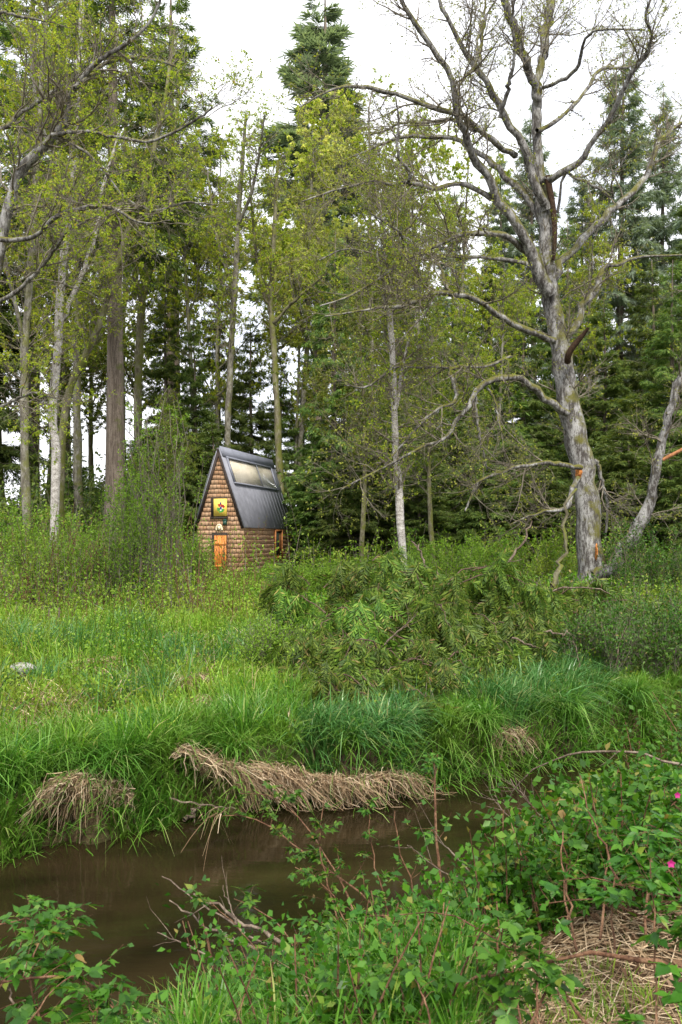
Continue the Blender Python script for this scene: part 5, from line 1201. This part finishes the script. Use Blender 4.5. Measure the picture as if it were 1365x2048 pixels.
bramble('leafy bramble sprouts in the middle of the bottom grass', [
    ([(1005, 2100, 2.5), (1000, 1980, 2.6), (998, 1880, 2.7), (995, 1800, 2.8)], .006), ([(1045, 2080, 2.5), (1035, 1960, 2.6), (1030, 1870, 2.7)], .005), ([(1080, 2090, 2.4), (1075, 1990, 2.5), (1072, 1930, 2.55)], .006), ([(820, 2080, 2.6), (800, 1960, 2.8), (790, 1860, 2.9)], .005), ([(870, 2090, 2.5), (850, 2000, 2.6), (820, 1930, 2.7)], .005), ([(700, 2100, 2.6), (710, 1980, 2.8), (730, 1900, 2.9)], .005)], 110, (.04, .07), 313, 7, (.08, .25))
stick('long arched brown cane over the dry ground at bottom right', [(1420, 1965, 2.5), (1365, 1938, 2.5), (1290, 1917, 2.52), (1200, 1910, 2.56), (1110, 1920, 2.6), (1020, 1940, 2.65), (960, 1958, 2.7), (925, 1972, 2.72)], .0085, 40, 'arched_cane', 'cane', None, 0)
stick('long pale arched stem over the water on the right', [(1400, 1545, 4.6), (1330, 1520, 4.7), (1260, 1503, 4.8), (1180, 1503, 4.9), (1120, 1515, 5.0), (1060, 1545, 5.1), (1025, 1590, 5.2), (1005, 1640, 5.2)], .008, 41, 'arched_cane', 'deadwood', None, 3)
GD = 'dead sticks leaning out over the near water edge'
for k, (lab, pts, r) in enumerate([
    ('longest dead stick leaning over the water, tip highest', [(600, 1920, 4.0), (520, 1880, 4.1), (430, 1820, 4.3), (375, 1790, 4.4), (325, 1750, 4.5)], .007),
    ('thick dark dead stick ending in a knobbly tip over the water', [(600, 1915, 4.0), (540, 1870, 4.1), (480, 1843, 4.2), (430, 1808, 4.3), (385, 1795, 4.35)], .011),
    ('lower dead stick with a hooked pale tip over the water', [(560, 1935, 3.9), (500, 1895, 4.0), (430, 1865, 4.1), (385, 1832, 4.2), (340, 1803, 4.25)], .008),
    ('short pale dead stick pointing steeply up from the sticks', [(475, 1850, 4.1), (462, 1815, 4.2), (446, 1770, 4.3)], .005),
    ('lowest thin dead stick near the bottom grass', [(500, 1960, 3.7), (430, 1920, 3.8), (370, 1890, 3.9), (318, 1862, 4.0)], .006),
    ('tan dead stem leaning up in the left corner bramble', [(40, 2080, 3.0), (30, 2010, 3.1), (5, 1960, 3.2)], .006),
    ('pale stick slanting out of the low bramble toward the red cane', [(960, 1770, 4.4), (920, 1720, 4.6), (885, 1690, 4.8), (868, 1672, 4.9)], .005),
    ('thin stick slanting left under the red cane', [(935, 1760, 4.4), (880, 1740, 4.6), (830, 1700, 4.7), (815, 1690, 4.8)], .004)]):
    stick(lab, pts, r, 50 + k, 'dead_stick', 'deadwood', GD, 2)
tuss = [P(430, 1632, 5.6)]
rng = np.random.default_rng(95); n = 16; K = 5; q = np.linspace(0, 1, K); c = tuss[0]
C = np.stack([c[0] + rng.normal(size=n)[:, None] * .03 + rng.normal(size=n)[:, None] * .14 * q, c[1] + rng.normal(size=n)[:, None] * .1 * q, c[2] + .03 * rng.normal(size=n)[:, None] - rng.uniform(-.02, .30, n)[:, None] * q ** 1.5], -1)
o = MB().add(*ribbons(C, np.full(n, .005), rng, .5)).build('straw_wisp', M['straw']); tag(o, 'wisp of flood straw caught on the bramble tip over the water', 'dry grass')

rng = np.random.default_rng(110)
nb = lambda x, y, px: (NY(x) - y > .05)
x, y = region(3400, rng, 280, 1110, 2.5, 5.4, lambda x, y, px: (NY(x) - y > .15) & (px > 560 - (4.6 - y) * 130))
c = ((x < .42 + .1 * (y - 2.6)) | (y > 3.7)) & (rng.random(len(x)) < .7 + .8 * lump(x, y, 2)); x, y = x[c], y[c]
grassobj('grass', 'fresh green grass between the canes on the near bank', x, y, rng.uniform(.14, .36, len(x)), 17, 111, 'grass_near', .0085, .6, .07, 5, (0, .03), 1.1)
x, y = region(600, rng, 900, 1480, 3.9, 7, lambda x, y, px: (NY(x) - y > .1 + .5 * (px < 1200)))
grassobj('grass', 'dark grass under the brambles on the right near bank', x, y, rng.uniform(.2, .45, len(x)), 24, 112, 'grass_near', .010, .6, .1)
x, y = region(70, rng, -120, 330, 2.3, 3.7, nb)
grassobj('grass', 'sparse grass blades in the bottom left corner', x, y, rng.uniform(.15, .34, len(x)), 14, 113, 'grass_near', .008, .5, .08)
x, y = region(260, rng, 1000, 1400, 2.3, 3.3)
c = lump(x, y, 3) > .05; x, y = x[c], y[c]
grassobj('grass', 'thin fresh grass sprouts coming through the dry ground', x, y, rng.uniform(.07, .17, len(x)), 6, 114, 'grass', .005, .3, .03)
x, y = region(200, rng, 330, 1000, 2.3, 4.2, nb)
grassobj('dry_grass', 'tan dead stalks in the near bank grass', x, y, rng.uniform(.1, .3, len(x)), 7, 117, 'straw', .006, 1.0, .07)
tag(cover('undergrowth', region(700, rng, 960, 1480, 3.6, 6.6, lambda x, y, px: (NY(x) - y > .1 + .6 * (px < 1200))), (.2, .75), 115, 'bramble', 24000, (.03, .06), 'cane', .45, .62), 'small leafy growth between the brambles on the right near bank', 'undergrowth')
tag(cover('undergrowth', region(360, rng, 420, 1000, 2.6, 5.6, lambda x, y, px: (NY(x) - y > .4)), (.12, .4), 116, 'bramble', 6500, (.022, .045), 'cane', .4, .62), 'small leafy weeds in the near grass', 'undergrowth')
# flattened straw thatch on the bare ground
x, y = region(9000, rng, 780, 1500, 2.1, 4.0, nb); n = len(x)
c = rng.random(n) < .35 + .9 * (lump(x, y, 2.3) + .35); x, y = x[c], y[c]; n = len(x)
az = rng.normal(size=n) * .8 + .3; l = rng.uniform(.08, .34, n); K = 5; q = np.linspace(-.5, .5, K)
Xc = x[:, None] + np.cos(az)[:, None] * l[:, None] * q; Yc = y[:, None] + np.sin(az)[:, None] * l[:, None] * q
C = np.stack([Xc, Yc, gz(Xc, Yc) + (.006 + .03 * rng.random(n))[:, None] + .02 * rng.normal(size=(n, K)).cumsum(1) * .3], -1)
tag(MB().add(*ribbons(C, np.full(n, .004), rng, .5)).build('dry_thatch', M['straw']), 'flattened dead grass stalks on the bare ground at bottom right', 'dry grass', kind='stuff')
x, y = region(5000, rng, 300, 1500, 2.1, 5, nb); n = len(x)
o = MB().add(*diamonds(np.stack([x, y, gz(x, y) + .008 + .02 * rng.random(n)], -1), nrm(rng.normal(size=(n, 3)) * [1, 1, .3]), n, rng, (.02, .06), .6)).build('leaf_litter', M['litter'])
tag(o, 'crumbled brown leaves on the near bank soil', 'leaf litter', kind='stuff')
